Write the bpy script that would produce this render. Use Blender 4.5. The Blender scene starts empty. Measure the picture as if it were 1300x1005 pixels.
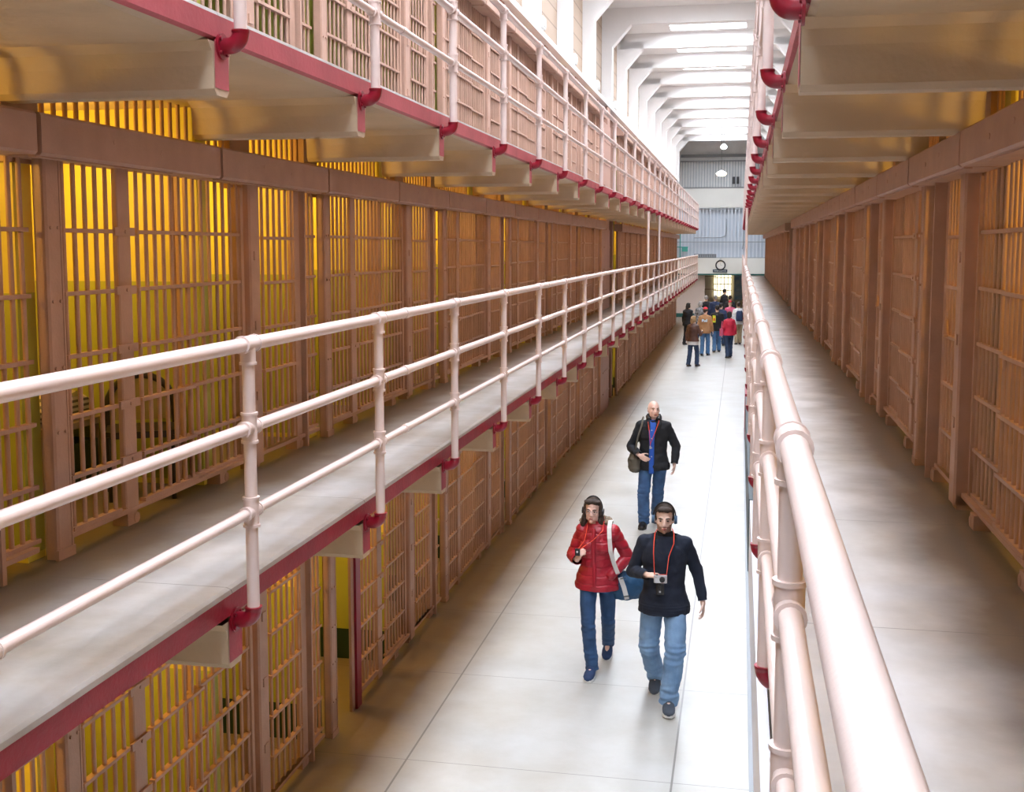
import bpy, bmesh, math, random
from math import sin, cos, pi, radians as R
from mathutils import Vector, Matrix, noise

random.seed(7)
SC = bpy.context.scene
COL = SC.collection

# ------------------------------------------------------------ camera, light, exposure
cd = bpy.data.cameras.new('camera'); cam = bpy.data.objects.new('camera', cd); COL.objects.link(cam)
cam.location = (0, 0, 4.01)
cam.rotation_euler = (pi/2 - 0.0987, 0, 0.1955)
cd.sensor_width = 36; cd.lens = 1457.35*36/1300; cd.shift_y = -45/1300
cd.clip_start = 0.02; cd.clip_end = 300
SC.camera = cam
SC.view_settings.view_transform = 'Standard'; SC.view_settings.look = 'None'
SC.view_settings.gamma = 1; SC.view_settings.use_curve_mapping = False
SC.view_settings.exposure = 0.0
w = bpy.data.worlds.new('world'); SC.world = w; w.use_nodes = True
w.node_tree.nodes['Background'].inputs[0].default_value = (.75, .85, 1, 1)
w.node_tree.nodes['Background'].inputs[1].default_value = .3
SKY_PANE = 22.5          # daylight through the roof glazing
CELL_LAMP = 36.0         # bulb in each cell, watts
SC.cycles.max_bounces = 8; SC.cycles.diffuse_bounces = 3; SC.cycles.glossy_bounces = 3
SC.cycles.sample_clamp_indirect = 6

# ------------------------------------------------------------ layout of the cell house
TIER = 2.515
Z2, Z3 = 2.5, 5.01
XL, XR = -3.20, 1.22          # front faces of the jamb posts
EL, ER = -2.19, 0.21          # walkway edges
RL, RR = -2.10, 0.12          # railing centre lines
YEND = 60.4
ROOF = 9.7

# ------------------------------------------------------------ materials
MATS = {}
def mat(name, col, rough=.5, metal=0, var=0, vscale=3, bump=0, bscale=40, emit=None, estr=0, col2=None, coat=0):
    if name in MATS: return MATS[name]
    m = bpy.data.materials.new(name); m.use_nodes = True; MATS[name] = m
    nt = m.node_tree; b = nt.nodes['Principled BSDF']; L = nt.links
    b.inputs['Base Color'].default_value = (*col, 1); b.inputs['Roughness'].default_value = rough
    b.inputs['Metallic'].default_value = metal
    if coat: b.inputs['Coat Weight'].default_value = coat
    if var or bump:
        tc = nt.nodes.new('ShaderNodeTexCoord')
    if var:
        n = nt.nodes.new('ShaderNodeTexNoise'); n.inputs['Scale'].default_value = vscale; n.inputs['Detail'].default_value = 6
        L.new(tc.outputs['Object'], n.inputs['Vector'])
        r = nt.nodes.new('ShaderNodeValToRGB'); r.color_ramp.elements[0].position = .3; r.color_ramp.elements[1].position = .7
        c2 = col2 or tuple(c*(1-var) for c in col)
        r.color_ramp.elements[0].color = (*c2, 1); r.color_ramp.elements[1].color = (*col, 1)
        L.new(n.outputs['Fac'], r.inputs['Fac']); L.new(r.outputs['Color'], b.inputs['Base Color'])
    if bump:
        n2 = nt.nodes.new('ShaderNodeTexNoise'); n2.inputs['Scale'].default_value = bscale; n2.inputs['Detail'].default_value = 4
        L.new(tc.outputs['Object'], n2.inputs['Vector'])
        bp = nt.nodes.new('ShaderNodeBump'); bp.inputs['Strength'].default_value = bump; bp.inputs['Distance'].default_value = .01
        L.new(n2.outputs['Fac'], bp.inputs['Height']); L.new(bp.outputs['Normal'], b.inputs['Normal'])
    if emit:
        b.inputs['Emission Color'].default_value = (*emit, 1); b.inputs['Emission Strength'].default_value = estr
    return m

PAINT = mat('mauve_brown_steel_paint', (.49, .30, .225), .5, var=.18, vscale=5, bump=.15, bscale=60)
PIPE = mat('pale_pink_pipe_paint', (.78, .64, .60), .32, var=.06, vscale=9, bump=.06, bscale=80)
RED = mat('crimson_paint', (.42, .018, .045), .4, var=.3, vscale=6, bump=.25, bscale=50)
REDP = mat('crimson_elbow_paint', (.27, .006, .022), .28, bump=.1, bscale=60)
CREAM = mat('cream_concrete_paint', (.62, .50, .36), .6, var=.14, vscale=2.5, bump=.35, bscale=22)
WHITE = mat('white_roof_paint', (.87, .855, .84), .6, var=.05, vscale=1.5, bump=.2, bscale=15)
PIER = mat('brown_pier_paint', (.46, .27, .21), .6, var=.12, vscale=3, bump=.2)
DARK = mat('black_rubber', (.02, .02, .022), .6)

def node_mat(name):
    m = bpy.data.materials.new(name); m.use_nodes = True; MATS[name] = m
    return m, m.node_tree, m.node_tree.nodes['Principled BSDF']
def math_node(nt, op, a, b=None, c=None):
    n = nt.nodes.new('ShaderNodeMath'); n.operation = op
    for i, v in enumerate((a, b, c)):
        if v is None: continue
        if isinstance(v, (int, float)): n.inputs[i].default_value = v
        else: nt.links.new(v, n.inputs[i])
    return n.outputs[0]
def joint_line(nt, coord, off, pitch, width):
    """1 on a thin joint line repeated every pitch along one coordinate"""
    t = math_node(nt, 'SUBTRACT', coord, off); t = math_node(nt, 'DIVIDE', t, pitch)
    f = math_node(nt, 'FRACT', t); f = math_node(nt, 'SUBTRACT', f, .5); f = math_node(nt, 'ABSOLUTE', f)
    return math_node(nt, 'GREATER_THAN', f, .5 - width/pitch/2)
def concrete(name, base, dark, joints, rough, dirt_shade=None, dirt_shade_mix=.5):
    m, nt, b = node_mat(name); L = nt.links
    g = nt.nodes.new('ShaderNodeNewGeometry'); s = nt.nodes.new('ShaderNodeSeparateXYZ'); L.new(g.outputs['Position'], s.inputs[0])
    n = nt.nodes.new('ShaderNodeTexNoise'); n.inputs['Scale'].default_value = 1.1; n.inputs['Detail'].default_value = 9; n.inputs['Roughness'].default_value = .62
    L.new(g.outputs['Position'], n.inputs['Vector'])
    r = nt.nodes.new('ShaderNodeValToRGB'); r.color_ramp.elements[0].position = .32; r.color_ramp.elements[1].position = .66
    r.color_ramp.elements[0].color = (*dark, 1); r.color_ramp.elements[1].color = (*base, 1); L.new(n.outputs['Fac'], r.inputs['Fac'])
    col = r.outputs['Color']
    tot = None
    for ax, off, pitch, wd in joints:
        ln = joint_line(nt, s.outputs[ax], off, pitch, wd)
        tot = ln if tot is None else math_node(nt, 'MAXIMUM', tot, ln)
    if dirt_shade:                      # trodden grime and painted overhang shade, darker towards the cell fronts
        x0, x1, dcol = dirt_shade
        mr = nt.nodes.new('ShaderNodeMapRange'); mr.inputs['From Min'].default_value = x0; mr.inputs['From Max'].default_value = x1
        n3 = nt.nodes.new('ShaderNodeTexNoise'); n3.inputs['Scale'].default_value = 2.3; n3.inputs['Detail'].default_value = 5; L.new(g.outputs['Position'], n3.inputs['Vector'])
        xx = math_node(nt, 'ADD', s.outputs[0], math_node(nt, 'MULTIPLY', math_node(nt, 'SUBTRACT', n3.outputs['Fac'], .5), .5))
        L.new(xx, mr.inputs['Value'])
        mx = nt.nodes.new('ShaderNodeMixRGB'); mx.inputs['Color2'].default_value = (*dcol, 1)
        L.new(math_node(nt, 'MULTIPLY', mr.outputs[0], dirt_shade_mix), mx.inputs['Fac']); L.new(col, mx.inputs['Color1']); col = mx.outputs[0]
    if tot is not None:
        mx = nt.nodes.new('ShaderNodeMixRGB'); mx.inputs['Color2'].default_value = (.12, .11, .10, 1)
        L.new(math_node(nt, 'MULTIPLY', tot, .7), mx.inputs['Fac']); L.new(col, mx.inputs['Color1']); col = mx.outputs[0]
    L.new(col, b.inputs['Base Color'])
    rr = nt.nodes.new('ShaderNodeMapRange'); rr.inputs['To Min'].default_value = rough-.08; rr.inputs['To Max'].default_value = rough+.1
    L.new(n.outputs['Fac'], rr.inputs['Value']); L.new(rr.outputs[0], b.inputs['Roughness'])
    bp = nt.nodes.new('ShaderNodeBump'); bp.inputs['Strength'].default_value = .12; bp.inputs['Distance'].default_value = .01
    n2 = nt.nodes.new('ShaderNodeTexNoise'); n2.inputs['Scale'].default_value = 14; n2.inputs['Detail'].default_value = 6; L.new(g.outputs['Position'], n2.inputs['Vector'])
    L.new(n2.outputs['Fac'], bp.inputs['Height']); L.new(bp.outputs['Normal'], b.inputs['Normal'])
    return m
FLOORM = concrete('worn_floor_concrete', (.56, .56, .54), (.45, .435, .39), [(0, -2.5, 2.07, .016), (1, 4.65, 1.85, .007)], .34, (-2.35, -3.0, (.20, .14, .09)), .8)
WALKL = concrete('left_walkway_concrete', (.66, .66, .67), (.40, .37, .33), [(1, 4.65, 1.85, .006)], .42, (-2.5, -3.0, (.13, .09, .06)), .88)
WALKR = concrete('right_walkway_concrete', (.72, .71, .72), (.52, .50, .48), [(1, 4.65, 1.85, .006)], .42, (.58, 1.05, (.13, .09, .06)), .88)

def cell_wall_mat():
    m, nt, b = node_mat('two_tone_cell_wall_paint'); L = nt.links
    g = nt.nodes.new('ShaderNodeNewGeometry'); s = nt.nodes.new('ShaderNodeSeparateXYZ'); L.new(g.outputs['Position'], s.inputs[0])
    z = math_node(nt, 'SUBTRACT', s.outputs[2], .02); z = math_node(nt, 'MODULO', z, TIER)
    r = nt.nodes.new('ShaderNodeValToRGB'); r.color_ramp.interpolation = 'CONSTANT'
    e = r.color_ramp.elements; e[0].position = 0; e[0].color = (.50, .54, .10, 1); e[1].position = .10; e[1].color = (.50, .54, .10, 1)
    x = r.color_ramp.elements.new(.50); x.color = (.90, .80, .16, 1)
    L.new(math_node(nt, 'DIVIDE', z, TIER), r.inputs['Fac'])
    n = nt.nodes.new('ShaderNodeTexNoise'); n.inputs['Scale'].default_value = 3; n.inputs['Detail'].default_value = 6; L.new(g.outputs['Position'], n.inputs['Vector'])
    mx = nt.nodes.new('ShaderNodeMixRGB'); mx.blend_type = 'MULTIPLY'; mx.inputs['Fac'].default_value = .35
    bs = nt.nodes.new('ShaderNodeMixRGB'); bs.inputs['Color2'].default_value = (.015, .05, .035, 1)
    L.new(math_node(nt, 'LESS_THAN', s.outputs[2], .30), bs.inputs['Fac']); L.new(r.outputs[0], bs.inputs['Color1'])
    L.new(bs.outputs[0], mx.inputs['Color1']); L.new(n.outputs['Fac'], mx.inputs['Color2']); L.new(mx.outputs[0], b.inputs['Base Color'])
    b.inputs['Roughness'].default_value = .55
    return m
CELLW = cell_wall_mat()
def siding_mat():
    m, nt, b = node_mat('board_marked_tan_wall'); L = nt.links
    g = nt.nodes.new('ShaderNodeNewGeometry'); s = nt.nodes.new('ShaderNodeSeparateXYZ'); L.new(g.outputs['Position'], s.inputs[0])
    ln = joint_line(nt, s.outputs[2], .1, .34, .03)
    mx = nt.nodes.new('ShaderNodeMixRGB'); mx.inputs['Color1'].default_value = (.34, .25, .18, 1); mx.inputs['Color2'].default_value = (.2, .14, .1, 1)
    L.new(ln, mx.inputs['Fac']); L.new(mx.outputs[0], b.inputs['Base Color']); b.inputs['Roughness'].default_value = .65
    return m
SIDING = siding_mat()

# ------------------------------------------------------------ mesh builder
class MB:
    def __init__(s): s.v = []; s.f = []; s.sm = []; s.mi = []
    def add(s, vs, fs, smooth=False, mi=0):
        o = len(s.v); s.v += [tuple(v) for v in vs]; s.f += [tuple(i+o for i in f) for f in fs]
        s.sm += [smooth]*len(fs); s.mi += [mi]*len(fs); return s
    def box(s, x0, x1, y0, y1, z0, z1, mi=0, bev=0):
        if x0 > x1: x0, x1 = x1, x0
        if y0 > y1: y0, y1 = y1, y0
        if z0 > z1: z0, z1 = z1, z0
        b = min(bev, (x1-x0)/2.01, (y1-y0)/2.01)
        if b > 0:      # chamfered vertical edges
            pl = [(x0+b, y0), (x1-b, y0), (x1, y0+b), (x1, y1-b), (x1-b, y1), (x0+b, y1), (x0, y1-b), (x0, y0+b)]
        else: pl = [(x0, y0), (x1, y0), (x1, y1), (x0, y1)]
        n = len(pl)
        vs = [(x, y, z0) for x, y in pl] + [(x, y, z1) for x, y in pl]
        fs = [tuple(reversed(range(n))), tuple(range(n, 2*n))] + [(i, (i+1) % n, n+(i+1) % n, n+i) for i in range(n)]
        return s.add(vs, fs, False, mi)
    def cyl(s, p0, p1, r0, r1=None, n=10, caps=True, smooth=True, mi=0):
        p0 = Vector(p0); p1 = Vector(p1); r1 = r0 if r1 is None else r1
        d = (p1-p0).normalized(); a = d.orthogonal().normalized(); b = d.cross(a)
        vs = []
        for p, r in ((p0, r0), (p1, r1)):
            for i in range(n): t = 2*pi*i/n; vs.append(p + a*(r*cos(t)) + b*(r*sin(t)))
        s.add(vs, [(i, (i+1) % n, n+(i+1) % n, n+i) for i in range(n)], smooth, mi)
        if caps: s.add(vs, [tuple(reversed(range(n))), tuple(range(n, 2*n))], False, mi)
        return s
    def tube(s, pts, r, n=8, mi=0):
        pts = [Vector(p) for p in pts]; rs = r if isinstance(r, (list, tuple)) else [r]*len(pts)
        prev = None; vs = []
        for i, p in enumerate(pts):
            d = (pts[min(i+1, len(pts)-1)] - pts[max(i-1, 0)]).normalized()
            if prev is None: a = d.orthogonal().normalized()
            else: a = (prev - d*prev.dot(d)).normalized()
            prev = a; b = d.cross(a)
            for k in range(n): t = 2*pi*k/n; vs.append(p + a*(rs[i]*cos(t)) + b*(rs[i]*sin(t)))
        fs = []
        for i in range(len(pts)-1):
            for k in range(n): fs.append((i*n+k, i*n+(k+1) % n, (i+1)*n+(k+1) % n, (i+1)*n+k))
        s.add(vs, fs, True, mi); m = (len(pts)-1)*n
        s.add(vs, [tuple(reversed(range(n))), tuple(range(m, m+n))], False, mi); return s
    def ell(s, c, r, rot=None, nu=16, nv=10, mi=0):
        c = Vector(c); vs = []; M = rot if rot is not None else Matrix.Identity(3)
        for j in range(nv+1):
            ph = pi*j/nv
            for i in range(nu):
                t = 2*pi*i/nu; vs.append(c + M @ Vector((r[0]*sin(ph)*cos(t), r[1]*sin(ph)*sin(t), r[2]*cos(ph))))
        fs = [(j*nu+i, (j+1)*nu+i, (j+1)*nu+(i+1) % nu, j*nu+(i+1) % nu) for j in range(nv) for i in range(nu)]
        return s.add(vs, fs, True, mi)
    def loft(s, rings, n=24, mi=0, smooth=True):
        """rings: (centre, a-vector, b-vector)"""
        vs = []
        for c, a, b in rings:
            c, a, b = Vector(c), Vector(a), Vector(b)
            for i in range(n): t = 2*pi*i/n; vs.append(c + a*cos(t) + b*sin(t))
        k = len(rings)
        fs = [(j*n+i, j*n+(i+1) % n, (j+1)*n+(i+1) % n, (j+1)*n+i) for j in range(k-1) for i in range(n)]
        s.add(vs, fs, smooth, mi); s.add(vs, [tuple(reversed(range(n))), tuple(range((k-1)*n, k*n))], False, mi); return s
    def mesh(s, name, mats):
        me = bpy.data.meshes.new(name); me.from_pydata([tuple(v) for v in s.v], [], s.f)
        for m in (mats if isinstance(mats, (list, tuple)) else [mats]): me.materials.append(m)
        me.polygons.foreach_set('use_smooth', s.sm); me.polygons.foreach_set('material_index', s.mi)
        bm = bmesh.new(); bm.from_mesh(me); bmesh.ops.recalc_face_normals(bm, faces=bm.faces); bm.to_mesh(me); bm.free()
        me.update(); return me
    def build(s, name, mats, parent=None, loc=None):
        o = bpy.data.objects.new(name, s.mesh(name, mats)); COL.objects.link(o)
        if parent: o.parent = parent
        if loc: o.location = loc
        return o

def tag(o, label=None, cat=None, group=None, kind=None):
    if label: o['label'] = label
    if cat: o['category'] = cat
    if group: o['group'] = group
    if kind: o['kind'] = kind
    return o
def empty(name, loc=(0, 0, 0), rz=0):
    o = bpy.data.objects.new(name, None); COL.objects.link(o); o.location = loc; o.rotation_euler = (0, 0, rz); o.empty_display_size = .1
    return o
def copy_tree(o, parent=None):
    c = o.copy(); COL.objects.link(c)
    if parent: c.parent = parent
    for ch in list(o.children): copy_tree(ch, c)
    return c
ORD = ['first', 'second', 'third', 'fourth', 'fifth', 'sixth', 'seventh', 'eighth', 'ninth', 'tenth', 'eleventh', 'twelfth',
       'thirteenth', 'fourteenth', 'fifteenth', 'sixteenth', 'seventeenth', 'eighteenth']

# ------------------------------------------------------------ the shell: floor, walls, slabs, roof
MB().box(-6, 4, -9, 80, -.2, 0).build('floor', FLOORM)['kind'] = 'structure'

FADED_DAYLIT = mat('faded_daylit_crimson_paint', (.58, .11, .14), .5, var=.25, vscale=4, bump=.2, bscale=40)  # upper left fascia: wear plus direct daylight painted in as a paler red
def walkway(name, edge, back, ztop, top_mat, out, RED=RED):
    """slab from the atrium edge to the back of the cells, with its beams"""
    m = MB(); t = .13
    b = .02
    # body with a rolled outer edge: red fascia, cream underside
    x0 = edge; d = -out
    prof = [(x0 + d*.03, ztop), (x0 + d*.008, ztop-.008), (x0, ztop-.025), (x0, ztop-t+.012), (x0 + d*.02, ztop-t), (x0 + d*.05, ztop-t-.012), (x0+d*.13, ztop-t-.014),
            (back, ztop-t-.014), (back, ztop)]
    y0, y1 = -9, YEND
    vs = [(x, y0, z) for x, z in prof] + [(x, y1, z) for x, z in prof]; n = len(prof)
    for i in range(n):
        j = (i+1) % n
        mi = 1 if i in (2, 3) else (0 if i in (0, 1, n-1) else 2)
        m.add([vs[i], vs[j], vs[n+j], vs[n+i]], [(0, 1, 2, 3)], False, mi)
    m.add(vs, [tuple(range(n)), tuple(range(n, 2*n))], False, 2)
    s = m.build(name, [top_mat, RED, CREAM]); s['kind'] = 'structure'
    first = None; k = -3
    while True:
        y = 4.67 + 1.85*k; k += 1
        if y > YEND - .3: break
        if first is None:
            q = MB(); h0 = .13; h1 = .36 if out > 0 else .41; xe = edge + d*.002; xb = (XL - .02 if out > 0 else XR + .02)
            a = .075
            ch = .025
            sec = [(-a-.05, -h0-.010), (-a-.012, -h0-.05), (-a, -h0-.11), (-a+.004, -h1+ch), (-a+ch, -h1), (a-ch, -h1), (a-.004, -h1+ch), (a, -h0-.11), (a+.012, -h0-.05), (a+.05, -h0-.010)]
            xs = [xe, xe + d*.03, xb]
            rings = []
            vs = []
            for ii, x in enumerate(xs):
                for (yy, zz) in sec:
                    vs.append((x, yy, zz + (.0 if ii else .0)))
            nn = len(sec)
            for r_ in range(len(xs)-1):
                q.add(vs, [(r_*nn+i, r_*nn+i+1, (r_+1)*nn+i+1, (r_+1)*nn+i) for i in range(nn-1)], False, 0)
            q.add(vs, [tuple(range(nn))], False, 0)
            # red strip painted on the beam end
            q.add([(xe+out*.003, -a+.008, -h0), (xe+out*.003, a-.008, -h0), (xe+out*.003, a-.008, -h1+.03), (xe+out*.003, -a+.008, -h1+.03)], [(0, 1, 2, 3)], False, 1)
            first = q.build('beam', [CREAM, RED], s); first.location = (0, y, ztop)
        else:
            c = first.copy(); COL.objects.link(c); c.location = (0, y, ztop)
    return s
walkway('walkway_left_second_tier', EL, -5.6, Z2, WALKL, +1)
walkway('walkway_left_third_tier', EL, -5.6, Z3, WALKL, +1, FADED_DAYLIT)
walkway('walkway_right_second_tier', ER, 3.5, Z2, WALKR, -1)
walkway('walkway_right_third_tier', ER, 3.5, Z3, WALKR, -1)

# back walls of the cells and the upper walls
wl = MB(); wl.box(-5.75, -5.5, -9, 60.6, 0, 7.45)
wl.build('wall_left', CELLW)['kind'] = 'structure'
wr = MB(); wr.box(3.3, 3.55, -9, 60.6, 0, 7.45)
wr.build('wall_right', CELLW)['kind'] = 'structure'
PHL, PHR = 1.32, 0.98          # phase of the cell modules: far edge of the jamb post
def partitions(name, x0, x1, phase, z0, z1):
    m = MB(); y = phase - .12
    while y < YEND:
        if not 28.8 < y < 30.4: m.box(x0, x1, y-.07, y+.07, z0, z1)
        y += 1.85
    o = m.build(name, CELLW); o['kind'] = 'structure'
for t, z in enumerate((0, Z2, Z3)):
    partitions('wall_left_partition', -5.5, -3.32, PHL, z, z+2.38)
partitions('wall_right_partition', 1.34, 3.3, PHR, Z2, Z2+2.38)
# ground floor on the right, seen only past the railing
MB().box(1.25, 1.33, -9, 60.4, 0, 2.38).build('wall_right_ground', PIER)['kind'] = 'structure'
# cell roof and ledge above the third tier, both sides
for sx, xf, xw, nm in ((1, -3.20, -3.62, 'left'), (-1, 1.22, 1.64, 'right')):
    m = MB(); m.box(xf, -5.6 if sx > 0 else 3.5, -9, 60.4, 7.40, 7.46)
    m.box(xf, xf - sx*.04, -9, 60.4, 7.46, 7.49)
    m.build('trim_ledge_' + nm, WHITE)['kind'] = 'structure'
    m = MB(); m.box(xw, xw - sx*.2, -9, 66.4, 7.46, 10.6)
    m.build('wall_%s_upper' % nm, SIDING)['kind'] = 'structure'
MB().box(1.30, 1.38, -9, 60.4, 5.02, 7.4).build('wall_right_third_tier', PIER)['kind'] = 'structure'

# roof: a haunched concrete frame at every bay, glazing between them
def roof_frame(y):
    m = MB(); a = .17; top = 10.35
    xl, xr = -3.35, 1.37
    for s, xc in ((1, xl), (-1, xr)):
        m.box(xc, xc - s*.3, y-a, y+a, 7.5, top)
        pts = [(xc, 9.15), (xc + s*.50, 9.72), (xc + s*.50, 9.9), (xc, 9.9)]
        vs = [(x, y-a, z) for x, z in pts] + [(x, y+a, z) for x, z in pts]
        m.add(vs, [(0, 1, 2, 3), (7, 6, 5, 4), (0, 4, 5, 1), (1, 5, 6, 2), (3, 7, 4, 0)])
    m.box(xl-.2, xr+.2, y-a, y+a, ROOF, top)
    return m
fr = roof_frame(0).build('roof_frame', WHITE); fr['kind'] = 'structure'
YF = [19.3 + 3.7*k for k in range(-7, 13)]
fr.location = (0, YF[0], 0)
for y in YF[1:]:
    c = fr.copy(); COL.objects.link(c); c.location = (0, y, 0)
# ceiling slab with rectangular skylight openings
GLASS = mat('daylit_skylight_glass', (.9, .95, 1), .3, emit=(.86, .94, 1.06), estr=SKY_PANE)
SKX0, SKX1 = -2.05, 0.05
m = MB(); zc0, zc1 = 10.12, 10.3
m.box(-3.6, SKX0, -9, 66.4, zc0, zc1); m.box(SKX1, 1.62, -9, 66.4, zc0, zc1)
bays = []
for i, y in enumerate(YF[:-1]):
    bays.append((y+.5, y+3.2 if not 25 < y < 29 else y+2.3))  # shortened bay: added pane, hidden behind the beam, to brighten the roof
prev = -9
for a, b in bays:
    m.box(SKX0, SKX1, prev, a, zc0, zc1); prev = b
m.box(SKX0, SKX1, prev, 66.4, zc0, zc1)
m.build('ceiling', WHITE)['kind'] = 'structure'
for i, (a, b) in enumerate(bays):
    o = MB().box(SKX0+.02, SKX1-.02, a+.02, b-.02, 10.26, 10.28).build('window_%d' % (i+1), GLASS); o['kind'] = 'structure'
    f = MB()
    for q in range(1, 4): f.box(SKX0, SKX1, a+(b-a)*q/4-.02, a+(b-a)*q/4+.02, 10.20, 10.26)
    f.build('window_bar', WHITE, o)
MB().box(-6, 4, -9.3, -9, 0, 10.4).build('wall_back', WHITE)['kind'] = 'structure'

# ------------------------------------------------------------ barred cell fronts
BAR = .0125
CB = [.11, .37, .67, .97, 1.28, 1.59]      # heights of the cross bars
def grille(y0, y1, x, s, step=.098, z0=.11, z1=1.96, cbs=CB, cw=.014, extra=()):
    m = MB(); n = max(1, int(round((y1-y0)/step))); st = (y1-y0)/n
    for i in range(n+1):
        y = y0 + st*i if n > 1 else (y0+y1)/2
        m.cyl((x, y, z0), (x, y, z1), BAR, n=8, caps=False)
    for y in extra: m.cyl((x-s*.045, y, z0), (x-s*.045, y, z1), BAR, n=8, caps=False)
    for z in cbs: m.box(x-s*.016, x+s*.022, y0-.03, y1+.03, z-.010, z+.010)
    return m
def make_front(s, door='shut'):
    """s: +1 when the atrium lies towards +X. Origin: far edge of the jamb post, at the floor."""
    r = empty('barred_cell_front')
    P = PAINT; D = .042 if s > 0 else .080; xb = -s*D
    def bx(m, x0, x1, *a, **k): m.box(s*x0, s*x1, *a, **k)
    m = MB(); bx(m, -D-.03, 0, -.12, 0, 0, 1.92, bev=.010); bx(m, -.012, .006, -.132, .012, 0, .05); bx(m, 0, .004, -.012, .0, .05, 1.92)
    for z in (.3, .62, .93, 1.25, 1.6): m.cyl((s*.0, -.03, z), (s*.008, -.03, z), .009, n=8); m.cyl((s*.0, -.09, z), (s*.008, -.09, z), .009, n=8)
    m.build('jamb_post', P, r)
    off = 0
    if door == 'open': off = .62
    # narrow side door
    if door != 'open':
        d = grille(.08, .47, xb, s); d.build('side_grille', P, r)
    else:
        d = grille(.70, 1.09, xb, s); d.build('side_grille', P, r)
    m = MB(); bx(m, -D-.015, -D+.02, .55+off, .68+off, .09, 1.97, bev=.006)
    for z in CB[1:]: bx(m, -D+.02, -D+.035, .50+off, .70+off, z-.022, z+.022); m.cyl((-s*(D-.035), .60+off, z), (-s*(D-.042), .60+off, z), .010, n=8)
    m.build('door_plate', P, r)
    if door == 'open':
        m = MB(); bx(m, -.045, -.02, .43, .50, 0, 1.92); m.build('door_stop', P, r)
        m = MB(); bx(m, -.05, .002, .50, .62, 0, 1.92); o = m.build('door_edge', REDM, r); o['label'] = 'crimson painted edge of the open door'
    # long grille: two barred leaves that overlap in the middle
    a0 = .78+off
    if door != 'open': grille(a0, 1.36, xb, s, extra=()).build('sliding_door', P, r)
    grille(1.30+(.25 if off else 0), 2.12, xb-s*.03, s, extra=(1.34, 1.40) if not off else ()).build('fixed_grille', P, r)
    m = MB(); bx(m, -D-.03, -.012, 2.20, 2.36, .03, 1.92, bev=.012); bx(m, -D-.08, -D, 2.12, 2.16, .1, 1.9)
    for z in (.5, .98, 1.45): bx(m, -.012, -.004, 2.25, 2.31, z-.03, z+.03)
    m.build('lock_post', P, r)
    g = grille(2.46, 2.98, xb, s, cbs=[z-.02 for z in CB]); door2 = g.build('cell_door', P, r)
    m = MB(); m.box(s*-.06, s*-.035, 2.84, 2.90, .95, .965); m.cyl((s*-.05, 2.87, .965), (s*-.05, 2.87, 1.06), .018, .010, n=8); m.build('handle', P, door2)
    m = MB(); bx(m, -D-.04, -D+.01, 3.02, 3.12, .06, 1.92); bx(m, -D-.03, .0, 3.145, 3.175, .0, 1.92)
    m.build('channel_post', P, r)
    grille(3.25, 3.50, xb-s*.04, s, step=.09).build('narrow_grille', P, r)
    # bars that close the slot over the door mechanism
    m = MB(); y = .0
    for i in range(37): m.cyl((-s*.16, .02+.1*i, 2.02), (-s*.16, .02+.1*i, 2.40), .013, n=6, caps=False)
    bx(m, -.20, -.12, 2.15, 2.45, 1.9, 2.39); bx(m, -.20, -.10, 3.42, 3.70, 1.9, 2.39)
    m.build('upper_grille', P, r)
    # bottom rail, roller feet
    m = MB(); bx(m, -D-.025, -D+.025, .0+(.68 if off else 0), 3.45, .075, .10)
    m.build('bottom_rail', P, r)
    for y in (.62+off, 1.75, 2.25, 3.05):
        m = MB(); bx(m, -.12, -.03, y-.05, y+.05, 0, .08); m.cyl((-s*.10, y+.045, .03), (-s*.028, y+.045, .03), .03, n=10)
        m.build('roller_bracket', PAINT, r)
    # housing over the sliding-door mechanism: one cover per cell
    j = -.33 if s > 0 else -.19
    for k in range(2):
        m = MB(); y0 = j + 1.85*k
        x0, x1 = -.10, .12
        a, b = y0+.017, y0+1.85-.017
        prof = [(x0, 1.92), (x1-.012, 1.92), (x1, 1.932), (x1, 2.098), (x1-.012, 2.11), (x0, 2.11)]
        vs = [(s*x, a, z) for x, z in prof] + [(s*x, b, z) for x, z in prof]; n = 6
        m.add(vs, [tuple(range(n)), tuple(range(n, 2*n))] + [(i, (i+1) % n, n+(i+1) % n, n+i) for i in range(n)])
        bx(m, .05, .09, a, b-.55, 1.912, 1.921)
        m.cyl((s*x1, a+.62, 2.03), (s*(x1+.003), a+.62, 2.03), .014, n=8); m.cyl((s*x1, a+1.1, 2.01), (s*(x1+.003), a+1.1, 2.01), .014, n=8)
        m.build('mechanism_cover', P, r)
    return r
REDM = mat('dark_crimson_door_paint', (.25, .008, .03), .45, bump=.1)
FRONT = {(1, 'shut'): make_front(1), (-1, 'shut'): make_front(-1), (1, 'open'): make_front(1, 'open')}
used = set()
def place_front(s, door, loc, label, group):
    key = (s, door); o = FRONT[key]
    if key in used: o = copy_tree(o)
    used.add(key); o.location = loc
    tag(o, label, 'cell front', group); return o
YS_L = [PHL + 3.7*k for k in range(7)]
YS_L2 = [30.95 + 3.7*k for k in range(8)]
YS_R = [PHR + 3.7*k for k in range(7)]
YS_R2 = [30.30 + 3.7*k for k in range(8)]
TN = {0: 'ground floor', 1: 'second tier', 2: 'third tier'}
for t, z in enumerate((0, Z2, Z3)):
    for i, y in enumerate(YS_L + YS_L2):
        far = i >= 7
        n = ORD[i-7] if far else ORD[i]
        if t == 0 and i == 2:
            lab = 'ground floor cell front whose door stands open beside a dark red door edge'
        else:
            lab = '%s barred cell front on the left %s, %s' % (n, TN[t], 'counted beyond the plain pier' if far else 'counted from the near end')
        place_front(1, 'open' if (t == 0 and i == 2) else 'shut', (XL, y, z), lab, 'cell fronts on the left %s' % TN[t])
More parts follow.
